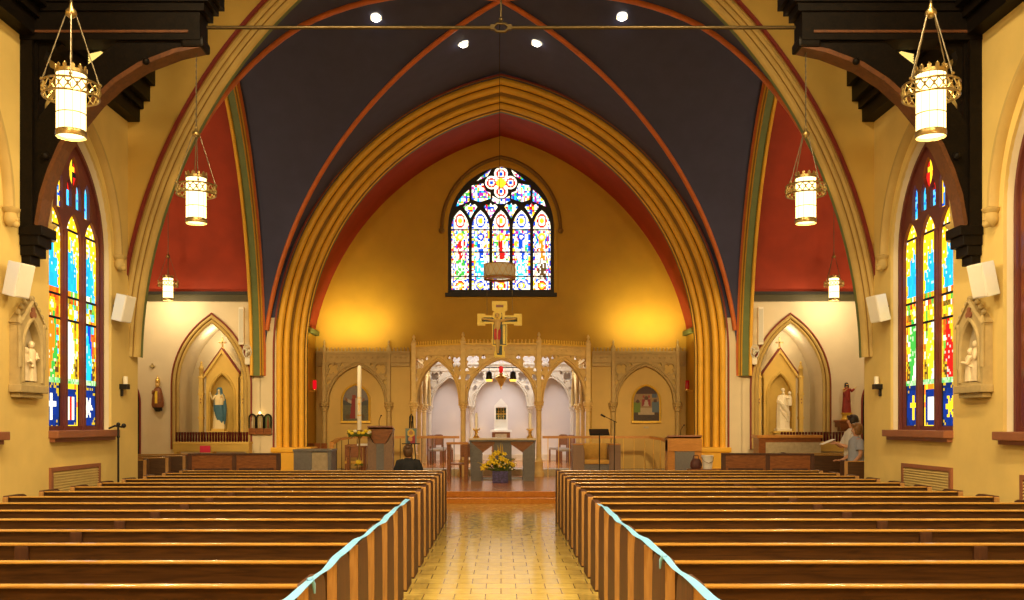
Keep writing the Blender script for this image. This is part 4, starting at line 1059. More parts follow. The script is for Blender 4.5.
# --- rails
for s, nm in ((-1, 'left'), (1, 'right')):
    loc = (s*2.7, 25.55, FZ); X = rel(loc)
    r = thing('altar_rail', 'wooden topped rail on thin metal balusters in front of the %s screen' % nm, 'rail', loc)
    P = [(s*1.12, 25.6), (s*4.02, 25.6), (s*4.30, 25.1), (s*4.36, 24.5)]
    zt = lambda i: (1.32, 1.32, 1.27, 1.18)[i]
    b = MB(X)
    for i in range(3):
        (xa, ya), (xb, yb) = P[i], P[i+1]; d = Vector((xb-xa, yb-ya)).normalized(); nx, ny = -d.y*.06, d.x*.06; vs = []
        for (x, y, z) in ((xa, ya, zt(i)), (xb, yb, zt(i+1))): vs += [(x+nx, y+ny, z-.035), (x-nx, y-ny, z-.035), (x-nx, y-ny, z+.03), (x+nx, y+ny, z+.03)]
        b.add(vs, [(0, 1, 5, 4), (1, 2, 6, 5), (2, 3, 7, 6), (3, 0, 4, 7), (0, 3, 2, 1), (4, 5, 6, 7)], 'honey_wood')
    b.obj('handrail', r)
    for i in range(3):
        (xa, ya), (xb, yb) = P[i], P[i+1]; n = 10 if i == 0 else 2
        for q in range(n):
            t_ = (q+.5)/n; b = MB(X); b.cyl(xa+(xb-xa)*t_, ya+(yb-ya)*t_, FZ, zt(i)+(zt(i+1)-zt(i))*t_-.03, .010, 'steel_rod' if s < 0 else 'brass', 6); b.obj('baluster', r)
    b = MB(X); a = s*4.36; b.box(a-.05, a+.05, 24.42, 24.52, FZ, 1.16, 'honey_wood', None, .006); b.obj('end_post', r)
# --- presider chair, stands, seats
loc = (2.33, 23.4, FZ); r = thing('presider_chair', 'wide gold cushioned chair between wooden side panels right of the altar', 'chair', loc)
for q in (-1, 1):
    b = MB(); a, c = sorted((q*.30, q*.58)); b.prism([(q*.58, 0), (q*.58, .92), (q*.54, .95), (q*.34, .95), (q*.30, .78), (q*.30, 0)], -.30, .30, 'granite_brown'); b.prism([(q*.585, .955), (q*.585, .925), (q*.30, .925), (q*.30, .955)], -.31, .31, 'honey_wood'); b.obj('side_panel', r)
b = MB(); b.box(-.30, .30, -.28, .26, 0, .46, 'granite'); b.obj('base', r)
b = MB(); b.box(-.30, .30, -.32, .20, .46, .57, 'cushion_gold', None, .03); b.obj('seat_cushion', r)
b = MB(); b.box(-.30, .30, .18, .28, .55, .96, 'cushion_gold', None, .03); b.obj('back_cushion', r)
loc = (2.28, 22.0, FZ); r = thing('music_stand', 'black music stand in front of the gold cushioned chair', 'stand', loc)
b = MB(); b.tube([(0, 0, .05), (0, 0, 1.22)], .013, 'iron'); b.obj('pole', r)
b = MB()
for q in range(3): b.tube([(0, 0, .14), (.2*cos(2.1*q+.5), .2*sin(2.1*q+.5), .008)], .01, 'iron')
b.obj('base', r)
b = MB(); b.box(-.23, .23, -.01, .01, -.02, .24, 'black_plastic', T(0, 0, 1.20)@Matrix.Rotation(radians(-62), 4, 'X')); b.box(-.23, .23, -.07, -.0, -.03, -.015, 'black_plastic', T(0, 0, 1.20)); b.obj('desk', r)
loc = (2.66, 22.3, FZ); r = thing('boom_stand', 'black microphone boom stand just right of the music stand', 'stand', loc)
b = MB(); b.tube([(0, 0, .03), (0, 0, 1.50)], .011, 'iron'); b.obj('pole', r)
b = MB(); b.lathe([(.13, 0), (.13, .02), (.02, .04)], 'iron', seg=16); b.obj('base', r)
b = MB(); b.tube([(.06, 0, 1.47), (0, 0, 1.50), (-.24, -.02, 1.62)], .009, 'iron'); b.tube([(-.22, -.02, 1.605), (-.32, -.025, 1.66)], .022, 'iron'); b.obj('boom', r)
def chair(loc, rot, label, cush, group, wood_='red_wood'):
    r = thing('side_chair', label, 'chair', loc, rot, group)
    b = MB(); b.box(-.23, .23, -.22, .22, .40, .47, cush, None, .02); b.obj('seat', r)
    b = MB(); b.prism([(-.22, .55), (-.22, .86), (-.15, .90), (.15, .90), (.22, .86), (.22, .55)], .19, .225, wood_); b.obj('backrest', r)
    for sx in (-1, 1):
        for y0, h in ((-.20, .40), (.20, .88)): b = MB(); b.box(sx*.21-.02, sx*.21+.02, y0-.02, y0+.02, 0, h, wood_); b.obj('leg', r)
    return r
k0 = chair((-3.86, 24.9, FZ), 10, 'wooden chair with a gold seat behind the left rail end', 'cushion_gold', 'chairs behind the rails', 'red_wood')
dup(k0, (-3.30, 24.7, FZ), -6, 'wooden chair with a gold seat behind the tall wreathed candle')
r3 = thing('side_bench', 'short wooden bench with three back panels by the left arch pier', 'bench', (-4.86, 25.1, FZ), 8)
b = MB(); b.box(-.26, .26, -.22, .20, .40, .45, 'red_wood', None, .006); b.obj('seat', r3)
for q in (-1, 0, 1): b = MB(T(q*.178, .21, 0, -18)); b.box(-.08, .08, -.02, .02, .48, .92, 'red_wood', None, .006); b.obj('back_panel', r3)
for q in (-.22, .22):
    for y in (-.18, .21): b = MB(); b.box(q-.02, q+.02, y-.02, y+.02, 0, .40 if y < 0 else .90, 'red_wood'); b.obj('leg', r3)
dup(k0, (-.86, 25.2, FZ), 0, 'wooden chair with a gold seat behind the small side table')
k1 = chair((-2.03, 29.6, .42), 80, 'dark chair with grey seat along the left side of the recess, nearest the canopy', 'cushion_gray', 'chairs in the recess', 'red_wood')
for (x, y, a, lb) in ((-2.03, 30.5, 80, 'dark chair with grey seat along the left side of the recess, middle one'), (-1.9, 31.5, 60, 'dark chair with grey seat along the left side of the recess, farthest in'), (2.03, 29.6, -80, 'dark chair with grey seat along the right side of the recess, nearest the canopy'), (2.03, 30.5, -80, 'dark chair with grey seat along the right side of the recess, middle one'), (1.9, 31.5, -60, 'dark chair with grey seat along the right side of the recess, farthest in')): dup(k1, (x, y, .42), a, lb)
# --- small table with book behind the left rail
loc = (-3.55, 23.4, FZ); r = thing('book_stand', 'small wooden stand behind the wreathed candle', 'stand', loc)
b = MB(); b.box(-.26, .26, -.16, .16, .86, .90, 'red_wood', None, .006); b.obj('top', r)
for q in (-1, 1): b = MB(); b.box(q*.2-.03, q*.2+.03, -.1, .1, 0, .86, 'red_wood'); b.obj('leg', r)
b = MB(); b.box(-.17, .17, -.12, .12, 0, .05, 'white_paper', None, .008); tag(b.obj('open_book', loc=(-3.36, 23.4, FZ+.90)), 'white open book lying on the small stand by the wreathed candle', 'book')
# --- tabernacle
loc = (0, 31.6, .42); r = thing('tabernacle', 'white gabled tabernacle with a green and gold door on a pedestal in the recess', 'tabernacle', loc)
b = MB(); b.box(-.30, .30, -.25, .25, 0, .98, 'red_wood', None, .01); b.box(-.19, .19, -.27, -.25, .0, .92, 'pale_marble'); b.box(-.36, .36, -.30, .30, .98, 1.05, 'white_paper', None, .006); b.obj('pedestal', r)
b = MB(); b.plate([(-.22, 1.05), (-.22, 1.86), (0, 2.10), (.22, 1.86), (.22, 1.05)], [[(-.17, 1.12), (-.17, 1.80), (.17, 1.80), (.17, 1.12)]], -.20, .12, 'tabernacle_white'); b.box(-.2, .2, .08, .12, 1.1, 1.85, 'tabernacle_white'); b.obj('housing', r)
def tab(u, z):
    if abs(abs(u)-.085) < .015 or abs(u) < .012 or abs(z-1.58) < .018: return (.62, .42, .08)
    return (.62, .42, .08) if hypot(abs(u)-.08, abs(z-1.58)-.08) < .035 else (.05, .075, .03)
b = MB(); b.cells(-.17, .17, 1.40, 1.78, .02, lambda a, c: True, tab, 'painted', -.02); b.box(-.17, .17, -.015, .0, 1.12, 1.80, 'tabernacle_white'); b.col += [(.8, .76, .66)]*6; b.obj('door', r)
# --- hanging lamps inside the canopy
b0 = (0, 27.4, 3.30); r = thing('lamp_bar', 'dark horizontal bar with hanging cords inside the altar canopy', 'bar', b0)
b = MB(); b.tube([(-.60, 0, 0), (.60, 0, 0)], .014, 'iron'); b.tube([(-.5, 0, 0), (-.5, 0, 1.2)], .007, 'iron'); b.tube([(.5, 0, 0), (.5, 0, 1.2)], .007, 'iron'); b.obj('bar', r)
for x, lb in ((-.345, 'small brass bell-shaped lamp left of the hanging sanctuary lamp'), (.345, 'small brass bell-shaped lamp right of the hanging sanctuary lamp')):
    r = thing('hanging_lamp', lb, 'lamp', (x, 27.4, 3.06), 0, 'bell lamps under the canopy')
    b = MB(); b.lathe([(.03, .14), (.075, .10), (.085, .02), (.095, -.08), (.10, -.10)], 'iron', seg=14); b.obj('lamp_shade', r)
    b = MB(); b.lathe([(.09, -.16), (.098, -.105), (.02, -.10)], 'lamp_amber', seg=14); b.obj('lens', r)
    b = MB(); b.tube([(0, 0, .14), (0, 0, .24)], .008, 'iron'); b.obj('cord', r)
r = thing('sanctuary_lamp', 'ornate hanging brass lamp with a red glass under the canopy', 'lamp', (0, 27.3, 3.0))
b = MB(); b.lathe([(.004, -.34), (.02, -.32), (.012, -.26), (.05, -.22), (.11, -.10), (.17, -.02), (.15, .03), (.06, .08), (.05, .14)], 'brass', seg=18)
for q in range(3): a = 2.1*q+.5; b.tube([(.16*cos(a), .16*sin(a), 0), (.24*cos(a), .24*sin(a), .04), (.2*cos(a), .2*sin(a), .12)], .012, 'brass', 6)
b.obj('bowl', r)
b = MB(); b.lathe([(.035, .14), (.055, .20), (.06, .30), (.03, .33)], 'lamp_ruby', seg=12); b.obj('glass', r)
b = MB()
for q in range(3): a = 2.1*q+.5; b.tube([(.2*cos(a), .2*sin(a), .10), (0, 0, .60)], .005, 'brass', 5)
b.tube([(0, 0, .60), (0, 0, 1.4)], .006, 'brass', 5); b.obj('chain', r)
# --- red lamps on the side walls
for s, nm in ((-1, 'left'), (1, 'right')):
    r = thing('wall_lamp', 'small red glass lamp on a bracket near the %s arch pier' % nm, 'lamp', (s*5.24, 26.0, 2.62))
    b = MB(); b.box(*sorted((s*.0, -s*.14)), -.02, .02, -.06, -.03, 'brass'); b.lathe([(.05, -.04), (.06, -.02), (.055, .0)], 'brass', -s*.14, 0, 0, 12); b.obj('bracket', r)
    b = MB(); b.lathe([(.045, .0), (.055, .06), (.055, .24), (.045, .25)], 'lamp_ruby' if s < 0 else 'lamp_red', -s*.14, 0, 0, 12); b.obj('glass', r)
# --- drum light and crucifix on the long wire
loc = (-.03, 20.6, 4.99); r = thing('drum_light', 'pale latticed drum hanging on a wire in front of the sanctuary window', 'lamp', loc); r.scale = (.911,)*3
b = MB(); b.lathe([(.36, -.13), (.37, -.12), (.37, .14), (.36, .15)], 'frosted', seg=28); b.obj('drum', r)
b = MB()
for z in (-.15, .15): b.tube([(.375*cos(2*pi*q/30), .375*sin(2*pi*q/30), z) for q in range(30)], .014, 'brass', 6, closed=True)
for q in range(16):
    a = 2*pi*q/16
    for sg in (-1, 1): b.tube([(.376*cos(a-sg*.2), .376*sin(a-sg*.2), -.14), (.380*cos(a), .380*sin(a), 0), (.376*cos(a+sg*.2), .376*sin(a+sg*.2), .14)], .005, 'brass', 4)
b.lathe([(.365, -.20), (.378, -.20), (.378, -.14), (.365, -.14)], 'sill_brown', seg=28, cap=False); b.obj('lattice_band', r)
b = MB(); b.tube([(0, 0, .42), (0, 0, (va(0)-5.02)/.911)], .008, 'steel_rod', 6)
for q in range(3): a = 2.1*q; b.tube([(.36*cos(a), .36*sin(a), .14), (0, 0, .42)], .005, 'steel_rod', 5)
b.obj('wire', r)
loc = (-.03, 20.6, 3.12); r = thing('crucifix', 'flat painted gold-edged crucifix with a figure hung on two wires above the altar', 'crucifix', loc); r.scale = (.911,)*3
Pl = [(-.13, 0), (-.13, .14), (-.10, .16), (-.10, .26), (-.18, .28), (-.18, .80), (-.34, .80), (-.34, .76), (-.53, .76), (-.53, 1.04), (-.34, 1.04), (-.34, 1.0), (-.13, 1.0), (-.13, 1.10), (-.18, 1.12), (-.18, 1.34)]
full = Pl+[(-a, b_) for a, b_ in Pl[::-1]]
b = MB(); b.prism(full, -.02, .03, 'cross_gold'); b.obj('cross', r)
b = MB()
for q in (-1, 1): b.box(*sorted((q*.12, q*.42)), -.028, -.018, .85, .95, 'cross_dark'); b.box(*sorted((q*.38, q*.47)), -.028, -.018, .83, .97, 'cross_gold')
b.box(-.06, .06, -.028, -.018, .06, .28, 'cross_dark'); b.box(-.158, .158, -.026, -.018, .30, .785, 'cross_dark'); b.box(.075, .14, -.030, -.018, .32, .765, 'cross_gold'); b.box(-.14, -.05, -.030, -.018, .32, .765, 'cross_gold'); b.box(-.06, .06, -.027, -.018, .3, 1.06, 'cross_dark'); b.box(-.12, .12, -.03, -.018, 1.16, 1.28, 'cross_gold'); b.box(-.09, .09, -.034, -.03, 1.19, 1.25, 'sill_brown'); b.obj('painted_panel', r)
b = MB(); b.tube([(-.045, -.05, .10), (-.04, -.06, .30), (-.06, -.06, .52), (-.05, -.06, .70), (-.05, -.055, .84), (-.05, -.055, .90)], [.025, .045, .065, .065, .09, .04], 'flesh', 8)
b.ball(-.06, -.07, .99, .055, 'flesh', 1, 1, 1.25, 10); b.tube([(-.44, -.04, .92), (-.25, -.05, .90), (-.05, -.06, .86), (.18, -.05, .90), (.40, -.04, .92)], [.018, .028, .04, .028, .018], 'flesh', 7); f_ = b.obj('figure', r)
b = MB(); b.lathe([(.075, .42), (.085, .52), (.08, .66), (.07, .68)], 'cross_red', -.055, -.06, 0, 10, None, 1, .8, .1); b.obj('loincloth', f_)
b = MB(); b.lathe([(.11, 0), (.11, .012)], 'cross_gold', 0, 0, 0, 20, T(-.06, -.035, 1.0)@Matrix.Rotation(pi/2, 4, 'X')); b.obj('halo', f_)
b = MB(); b.tube([(-.30, 0, 1.03), (-.30, 0, 1.92)], .005, 'steel_rod', 5); b.tube([(.30, 0, 1.03), (.30, 0, 1.92)], .005, 'steel_rod', 5); b.obj('wire', r)
# --- font
loc = (-4.22, 21.6, FZ); r = thing('baptismal_font', 'low granite font with a pale marble front panel by the left arch pier', 'font', loc)
b = MB(); b.prism([(-.42, 0), (-.42, .82), (-.02, .82), (-.02, 0)], -.34, .34, 'granite'); b.obj('basin_block', r)
b = MB(); b.box(-.02, .34, -.30, .34, 0, .80, 'pale_marble'); b.obj('front_panel', r)
b = MB(); b.box(.34, .42, -.34, .34, 0, .82, 'granite'); b.box(-.44, .44, -.36, .36, .82, .87, 'granite', None, .01); b.obj('rim', r)
# --- bench with bag and bucket
loc = (4.54, 20.9, FZ); r = thing('low_bench', 'low wooden bench in front of the right lectern', 'bench', loc)
b = MB(); b.box(-.42, .42, -.17, .17, .40, .45, 'red_wood', None, .006); b.obj('seat', r)
for q in (-1, 1): b = MB(); b.box(q*.36-.03, q*.36+.03, -.15, .15, 0, .40, 'red_wood'); b.obj('leg', r)
r = thing('bucket', 'white plastic bucket standing on the low bench by the right pier', 'bucket', (4.54, 20.9, FZ+.45))
b = MB(); b.lathe([(.10, 0), (.125, .27), (.135, .27), (.135, .30), (.12, .30), (.115, .28), (.095, .02)], 'bucket_white', seg=20, cap=False); b.lathe([(.10, 0), (.10, .01)], 'bucket_white', seg=20); b.obj('tub', r)
b = MB(); b.tube([(-.135, 0, .26), (-.10, -.12, .17), (0, -.155, .13), (.10, -.12, .17), (.135, 0, .26)], .005, 'steel_rod', 5); b.obj('handle', r)
r = thing('handbag', 'slumped dark brown bag on the low bench beside the white bucket', 'bag', (4.29, 20.9, FZ+.45))
b = MB(); b.lathe([(.10, 0), (.13, .05), (.12, .14), (.08, .21), (.05, .23)], 'bag_brown', 0, 0, 0, 14, None, 1, .7, .08, 5); b.obj('body', r)
b = MB(); b.tube([(-.07, 0, .2), (-.05, 0, .29), (.04, -.01, .30), (.07, 0, .2)], .012, 'bag_brown', 6); b.obj('strap', r)
# ================================================================== TRANSEPT NICHES, STATUES, VOTIVES
def skin(mb, J, E, m, root, xf=None, sub=1):
    # J: name -> (x,y,z,r) or (x,y,z,rx,ry); one continuous surface grown round the joints
    me = bpy.data.meshes.new('tmp'); names = list(J)
    me.from_pydata([J[n][:3] for n in names], [(names.index(a), names.index(b)) for a, b in E], [])
    ob = bpy.data.objects.new('tmp', me); C.objects.link(ob)
    md = ob.modifiers.new('s', 'SKIN'); md.branch_smoothing = .6
    for i, n in enumerate(names):
        sv = me.skin_vertices[0].data[i]; q = J[n]; sv.radius = (q[3], q[4] if len(q) > 4 else q[3]); sv.use_root = (n == root)
    sb = ob.modifiers.new('u', 'SUBSURF'); sb.levels = sub; sb.render_levels = sub
    bpy.context.view_layer.update()
    ev = bpy.data.meshes.new_from_object(ob.evaluated_get(bpy.context.evaluated_depsgraph_get()))
    mb.add([v.co.copy() for v in ev.vertices], [list(p.vertices) for p in ev.polygons], m, True, xf)
    bpy.data.objects.remove(ob); bpy.data.meshes.remove(me); bpy.data.meshes.remove(ev)
    return mb
def hand(J, E, wrist, d, side_, up, k):
    # palm, four unequal bent fingers and a thumb; d = pointing direction, side_ = towards the thumb, up = back of the hand
    d, side_, up = Vector(d).normalized(), Vector(side_).normalized(), Vector(up).normalized(); w = Vector(wrist)
    p = w+d*.055; J['palm'+k] = (*p, .030, .017); E.append(('wrist'+k, 'palm'+k))
    for i, (o, ln) in enumerate(((.028, .070), (.010, .080), (-.009, .074), (-.026, .058))):
        a = p+d*.035+side_*o; b = a+d*ln*.5-up*.006; c = b+d*ln*.42-up*.022
        for nme, q, r_ in (('a', a, .0095), ('b', b, .0085), ('c', c, .0075)): J['f%d%s%s' % (i, nme, k)] = (*q, r_)
        E += [('palm'+k, 'f%da%s' % (i, k)), ('f%da%s' % (i, k), 'f%db%s' % (i, k)), ('f%db%s' % (i, k), 'f%dc%s' % (i, k))]
    a = w+d*.03+side_*.035; b = a+side_*.022+d*.035
    J['ta'+k] = (*a, .011); J['tb'+k] = (*b, .009); E += [('wrist'+k, 'ta'+k), ('ta'+k, 'tb'+k)]
def person(mb, h, arms, legs=True, m='skin', seated=False):
    # faces -y, standing on z=0 (or seated with the pelvis at z=0)
    s = h/1.7; J, E = {}, []
    o = 0 if not seated else -.93
    def j(n, x, y, z, r, r2=None): J[n] = (x*s, y*s, (z+o)*s, r*s, (r2 or r)*s)
    j('pelvis', 0, 0, .93, .145, .11); j('waist', 0, .0, 1.08, .125, .095); j('chest', 0, -.005, 1.26, .15, .11); j('collar', 0, .01, 1.39, .105, .075)
    j('neck', 0, .005, 1.455, .052); j('jaw', 0, -.02, 1.52, .058, .062); j('skull', 0, .0, 1.60, .076, .090); j('crown', 0, .01, 1.665, .052, .06)
    j('nose', 0, -.098, 1.565, .014)
    E += [('pelvis', 'waist'), ('waist', 'chest'), ('chest', 'collar'), ('collar', 'neck'), ('neck', 'jaw'), ('jaw', 'skull'), ('skull', 'crown'), ('skull', 'nose')]
    for q, k in ((-1, 'L'), (1, 'R')):
        j('ear'+k, q*.082, .012, 1.57, .016); E.append(('skull', 'ear'+k))
        (ex, ey, ez), (wx, wy, wz), d = arms[k]
        j('shoulder'+k, q*.175, .01, 1.375, .058); j('elbow'+k, ex, ey, ez, .040); j('wrist'+k, wx, wy, wz, .027)
        E += [('collar', 'shoulder'+k), ('shoulder'+k, 'elbow'+k), ('elbow'+k, 'wrist'+k)]
        hand(J, E, J['wrist'+k][:3], d, (-q, -.2, .3), (0, -.3, 1), k)
        if not seated:
            j('hip'+k, q*.09, 0, .85, .095); j('knee'+k, q*.095, -.01, .48, .058); j('calf'+k, q*.095, .02, .34, .056); j('ankle'+k, q*.095, .02, .09, .036); j('toe'+k, q*.11, -.15, .035, .035)
            E += [('pelvis', 'hip'+k), ('hip'+k, 'knee'+k), ('knee'+k, 'calf'+k), ('calf'+k, 'ankle'+k), ('ankle'+k, 'toe'+k)]
        else:
            j('hip'+k, q*.10, -.06, .90, .095); j('knee'+k, q*.12, -.44, .92, .062); j('calf'+k, q*.12, -.47, .75, .055); j('ankle'+k, q*.12, -.44, .53, .036); j('toe'+k, q*.13, -.60, .475, .035)
            E += [('pelvis', 'hip'+k), ('hip'+k, 'knee'+k), ('knee'+k, 'calf'+k), ('calf'+k, 'ankle'+k), ('ankle'+k, 'toe'+k)]
    return skin(mb, J, E, m, 'pelvis')
def statue(mb, H, m_robe, m_mantle, m_skin, J=None, child=False):
    return mb
for s, nm in ((-1, 'left'), (1, 'right')):
    loc = (s*NX*.986, 24.10, 1.05); r = thing('statue_shrine', 'yellow gabled shrine with a pointed arch and cross inside the %s niche' % nm, 'shrine', loc)
    b = MB(); A = arch(.29, .02, 1.30, .58, 10)
    b.plate([(-.40, 0), (-.40, 1.84), (0, 2.44), (.40, 1.84), (.40, 0)], [A], -.12, .0, 'niche_gold'); b.obj('front', r)
    b = MB(); b.box(-.38, .38, .02, .12, 0, 1.9, 'niche_panel'); b.box(-.36, -.32, 0, .12, 0, 1.9, 'niche_panel'); b.box(.32, .36, 0, .12, 0, 1.9, 'niche_panel'); b.obj('back_panel', r)
    b = MB(); b.sweep(A, [(0, -.12), (.0, -.15), (.03, -.165), (.06, -.15), (.07, -.12)], 'niche_panel'); b.obj('arch_moulding', r)
    b = MB()
    for q in (-1, 1): b.prism([(q*.43, 1.80), (q*.43, 1.90), (0, 2.52), (0, 2.42)], -.17, .02, 'niche_gold'); b.prism([(q*.45, 1.89), (q*.45, 1.93), (0, 2.56), (0, 2.52)], -.18, .02, 'red_line')
    b.obj('gable', r)
    b = MB(); b.box(-.018, .018, -.1, -.07, 2.54, 2.80, 'groove'); b.box(-.08, .08, -.1, -.07, 2.665, 2.70, 'groove'); b.ball(0, -.085, 2.53, .04, 'niche_gold')
    for a, z in ((-.08, 2.685), (.08, 2.685), (0, 2.80)): b.ball(a, -.085, z, .022, 'groove', seg=6)
    b.obj('cross', r)
    for q in (-1, 1):
        b = MB(); b.box(q*.53-.05, q*.53+.05, -.16, -.04, 0, 1.78, 'niche_gold'); b.lathe([(.09, 1.78), (.09, 1.82), (.06, 1.84), (.055, 2.0), (.075, 2.02), (.02, 2.14), (.035, 2.17), (.004, 2.22)], 'niche_gold', q*.53, -.10, 0, 8)
        for z in (.1, .75, 1.35): b.box(q*.53-.065, q*.53+.065, -.175, -.025, z, z+.06, 'niche_gold')
        for z in (1.16, 1.25): b.ball(q*.53, -.165, z, .018, 'sill_brown', seg=6)
        b.obj('pinnacle', r)
    r = thing('statue_pedestal', 'plain ochre pedestal under the statue in the %s niche' % nm, 'pedestal', (s*NX*.986, 23.72, 1.05))
    b = MB(); b.box(-.22, .22, -.14, .14, .0, .40, 'niche_panel', None, .01); b.obj('block', r)
    b = MB(); b.box(-.26, .26, -.17, .17, .40, .45, 'niche_gold', None, .01); b.obj('cap', r)
# blue mantled statue
def body_statue(mb, m, up, hold):
    J, E = {}, []
    def j(n, x, y, z, *r): J[n] = (x, y, z, *r)
    j('chest', 0, 0, .74, .085, .06); j('collar', 0, 0, .83, .055, .045); j('neck', 0, -.005, .875, .030); j('jaw', 0, -.015, .915, .036); j('skull', 0, -.005, .965, .046, .052); j('crown', 0, 0, 1.0, .032); j('nose', 0, -.06, .945, .009)
    E += [('chest', 'collar'), ('collar', 'neck'), ('neck', 'jaw'), ('jaw', 'skull'), ('skull', 'crown'), ('skull', 'nose')]
    for q, k in ((-1, 'L'), (1, 'R')):
        (e, w) = up[k]; j('sh'+k, q*.10, 0, .82, .035); j('el'+k, *e, .030); j('wr'+k, *w, .020)
        E += [('collar', 'sh'+k), ('sh'+k, 'el'+k), ('el'+k, 'wr'+k)]
        d = (Vector(w)-Vector(e)).normalized(); p = Vector(w)+d*.04; j('hand'+k, *p, .022, .012); E.append(('wr'+k, 'hand'+k))
        for i in range(4):
            t_ = p+d*(.045-.004*abs(i-1))+Vector((0, 0, 1)).cross(d).normalized()*(i-1.5)*.013; j('f%d%s' % (i, k), *t_, .006); E.append(('hand'+k, 'f%d%s' % (i, k)))
    return skin(mb, J, E, m, 'chest')
sx = -NX*.986
r = thing('statue', 'painted statue of a woman in blue mantle and cream gown in the left niche', 'statue', (sx, 23.72, 1.55))
b = MB(); body_statue(b, 'robe_cream', {'L': ((-.15, -.05, .72), (-.17, -.10, .84)), 'R': ((.14, -.07, .70), (.13, -.12, .80))}, None); b.obj('body', r)
b = MB(); b.lathe([(.15, 0), (.155, .06), (.135, .25), (.115, .45), (.10, .60), (.105, .72), (.085, .80), (.05, .85)], 'robe_cream', 0, 0, 0, 22, None, 1, .75, .07, 9); b.obj('gown', r)
b = MB(); b.lathe([(.07, .13, .02), (.125, .28, .03), (.14, .48, .0), (.135, .60, -.01)], 'robe_blue', .02, -.03, 0, 20, None, 1, .75, .09, 5)
b.lathe([(.13, .20), (.15, .50), (.145, .72), (.12, .84), (.075, .90), (.068, 1.0), (.04, 1.04)], 'robe_blue', 0, .045, 0, 18, None, 1, .55, .05, 6); b.tube([(.13, -.02, .74), (.15, -.04, .52), (.14, -.02, .25), (.12, 0, .06)], [.05, .055, .045, .015], 'robe_blue', 8); b.obj('mantle', r)
b = MB(); b.ball(.10, -.11, .80, .035, 'flesh'); b.lathe([(.045, .60), (.05, .70), (.035, .78)], 'robe_cream', .09, -.10, 0, 10); b.obj('held_child', r)
b = MB(); b.box(-.16, .16, -.13, .13, -.05, .01, 'niche_gold', None, .01); b.obj('base', r)
r = thing('statue', 'white marble statue of a bearded man holding a child in the right niche', 'statue', (-sx, 23.72, 1.55))
b = MB(); body_statue(b, 'marble_white', {'L': ((-.15, -.04, .66), (-.06, -.14, .62)), 'R': ((.16, -.06, .70), (.12, -.14, .74))}, None); b.ball(0, -.055, .885, .03, 'marble_white', 1, .7, 1.5, 8); b.ball(0, .01, .98, .055, 'marble_white', 1, 1, .8, 10); b.obj('body', r)
b = MB(); b.lathe([(.17, 0), (.16, .08), (.155, .30), (.145, .50), (.135, .64), (.13, .74), (.09, .82), (.05, .86)], 'marble_white', 0, 0, 0, 24, None, 1, .75, .08, 8); b.tube([(-.12, -.06, .72), (-.02, -.13, .55), (.10, -.10, .42), (.14, -.04, .20)], [.04, .05, .05, .02], 'marble_white', 8)
b.tube([(-.10, -.10, .50), (.0, -.13, .36), (.10, -.09, .18)], [.025, .04, .02], 'marble_white', 8); b.obj('robe', r)
b = MB(); b.lathe([(.055, .58), (.065, .68), (.05, .80), (.025, .84)], 'marble_white', .13, -.11, 0, 12, None, 1, .8, .08, 5); b.ball(.13, -.12, .89, .042, 'marble_white', 1, 1, 1.15, 10); b.tube([(.09, -.12, .79), (.04, -.15, .76), (.0, -.14, .80)], [.018, .016, .01], 'marble_white', 6); b.obj('held_child', r)
b = MB(); b.box(-.18, .18, -.14, .14, -.05, .01, 'marble_white', None, .01); b.obj('base', r)
# votive stands and glasses
vp = None
def votives(x0, x1, y, z, n, lab, grp):
    global vp
    for i in range(n):
        x = x0+(x1-x0)*(i+.5)/n; lb = lab % ORD[i]
        if vp is None:
            vp = thing('votive_candle', lb, 'candle', (x, y, z), 0, grp)
            b = MB(); b.lathe([(.022, 0), (.030, .03), (.027, .13), (.032, .20), (.030, .235), (.026, .235), (.024, .19)], 'votive_red', seg=10); b.obj('glass', vp)
            b = MB(); b.lathe([(.016, .10), (.016, .19), (.004, .20)], 'sill_brown', seg=8); b.obj('wax', vp)
        else: dup(vp, (x, y, z), 0, lb, grp)
def rack(loc, w, label, paper):
    r = thing('votive_stand', label, 'stand', loc)
    b = MB(); b.box(-w, w, -.20, .20, 1.20, 1.25, 'niche_gold', None, .006); b.box(-w, w, -.19, -.16, 1.02, 1.20, 'niche_panel'); b.obj('tray', r)
    for q in (-w+.04, 0, w-.04):
        b = MB(); b.box(q-.03, q+.03, -.16, .16, 0, 1.20, 'niche_gold', None, .005); b.obj('leg', r)
    return r
rack((-6.89, 22.75, 0), .90, 'low cream votive stand full of dark red glasses under the blue-mantled statue', True)
votives(-7.76, -6.02, 22.63, 1.25, 26, 'dark red votive glass, %s from left on the stand under the blue-mantled statue', 'votive glasses in the left transept')
rack((7.55, 23.05, 0), .86, 'cream votive stand beside the white statue behind the marble-fronted table', False)
votives(6.74, 8.36, 22.93, 1.25, 22, 'dark red votive glass, %s from left on the stand beside the white statue', 'votive glasses in the right transept')
b = MB(); b.box(-.125, .125, -.006, .0, 0, .16, 'pink_paper'); tag(b.obj('paper_notice', loc=(-7.02, 22.545, 1.0)), 'bright pink paper notice hung on the front of the left votive stand', 'paper')
r = thing('side_altar', 'wooden table with pale marble front before the right niche', 'table', (6.72, 22.35, 0))
b = MB(); b.box(-.76, .76, -.28, .28, 1.35, 1.42, 'honey_wood', None, .01); b.obj('table_top', r)
b = MB(); b.box(-.72, .72, -.24, .24, 0, 1.35, 'red_wood'); b.obj('body', r)
b = MB(); b.box(-.56, .72, -.25, -.24, .12, 1.25, 'pale_marble'); b.obj('front_panel', r)
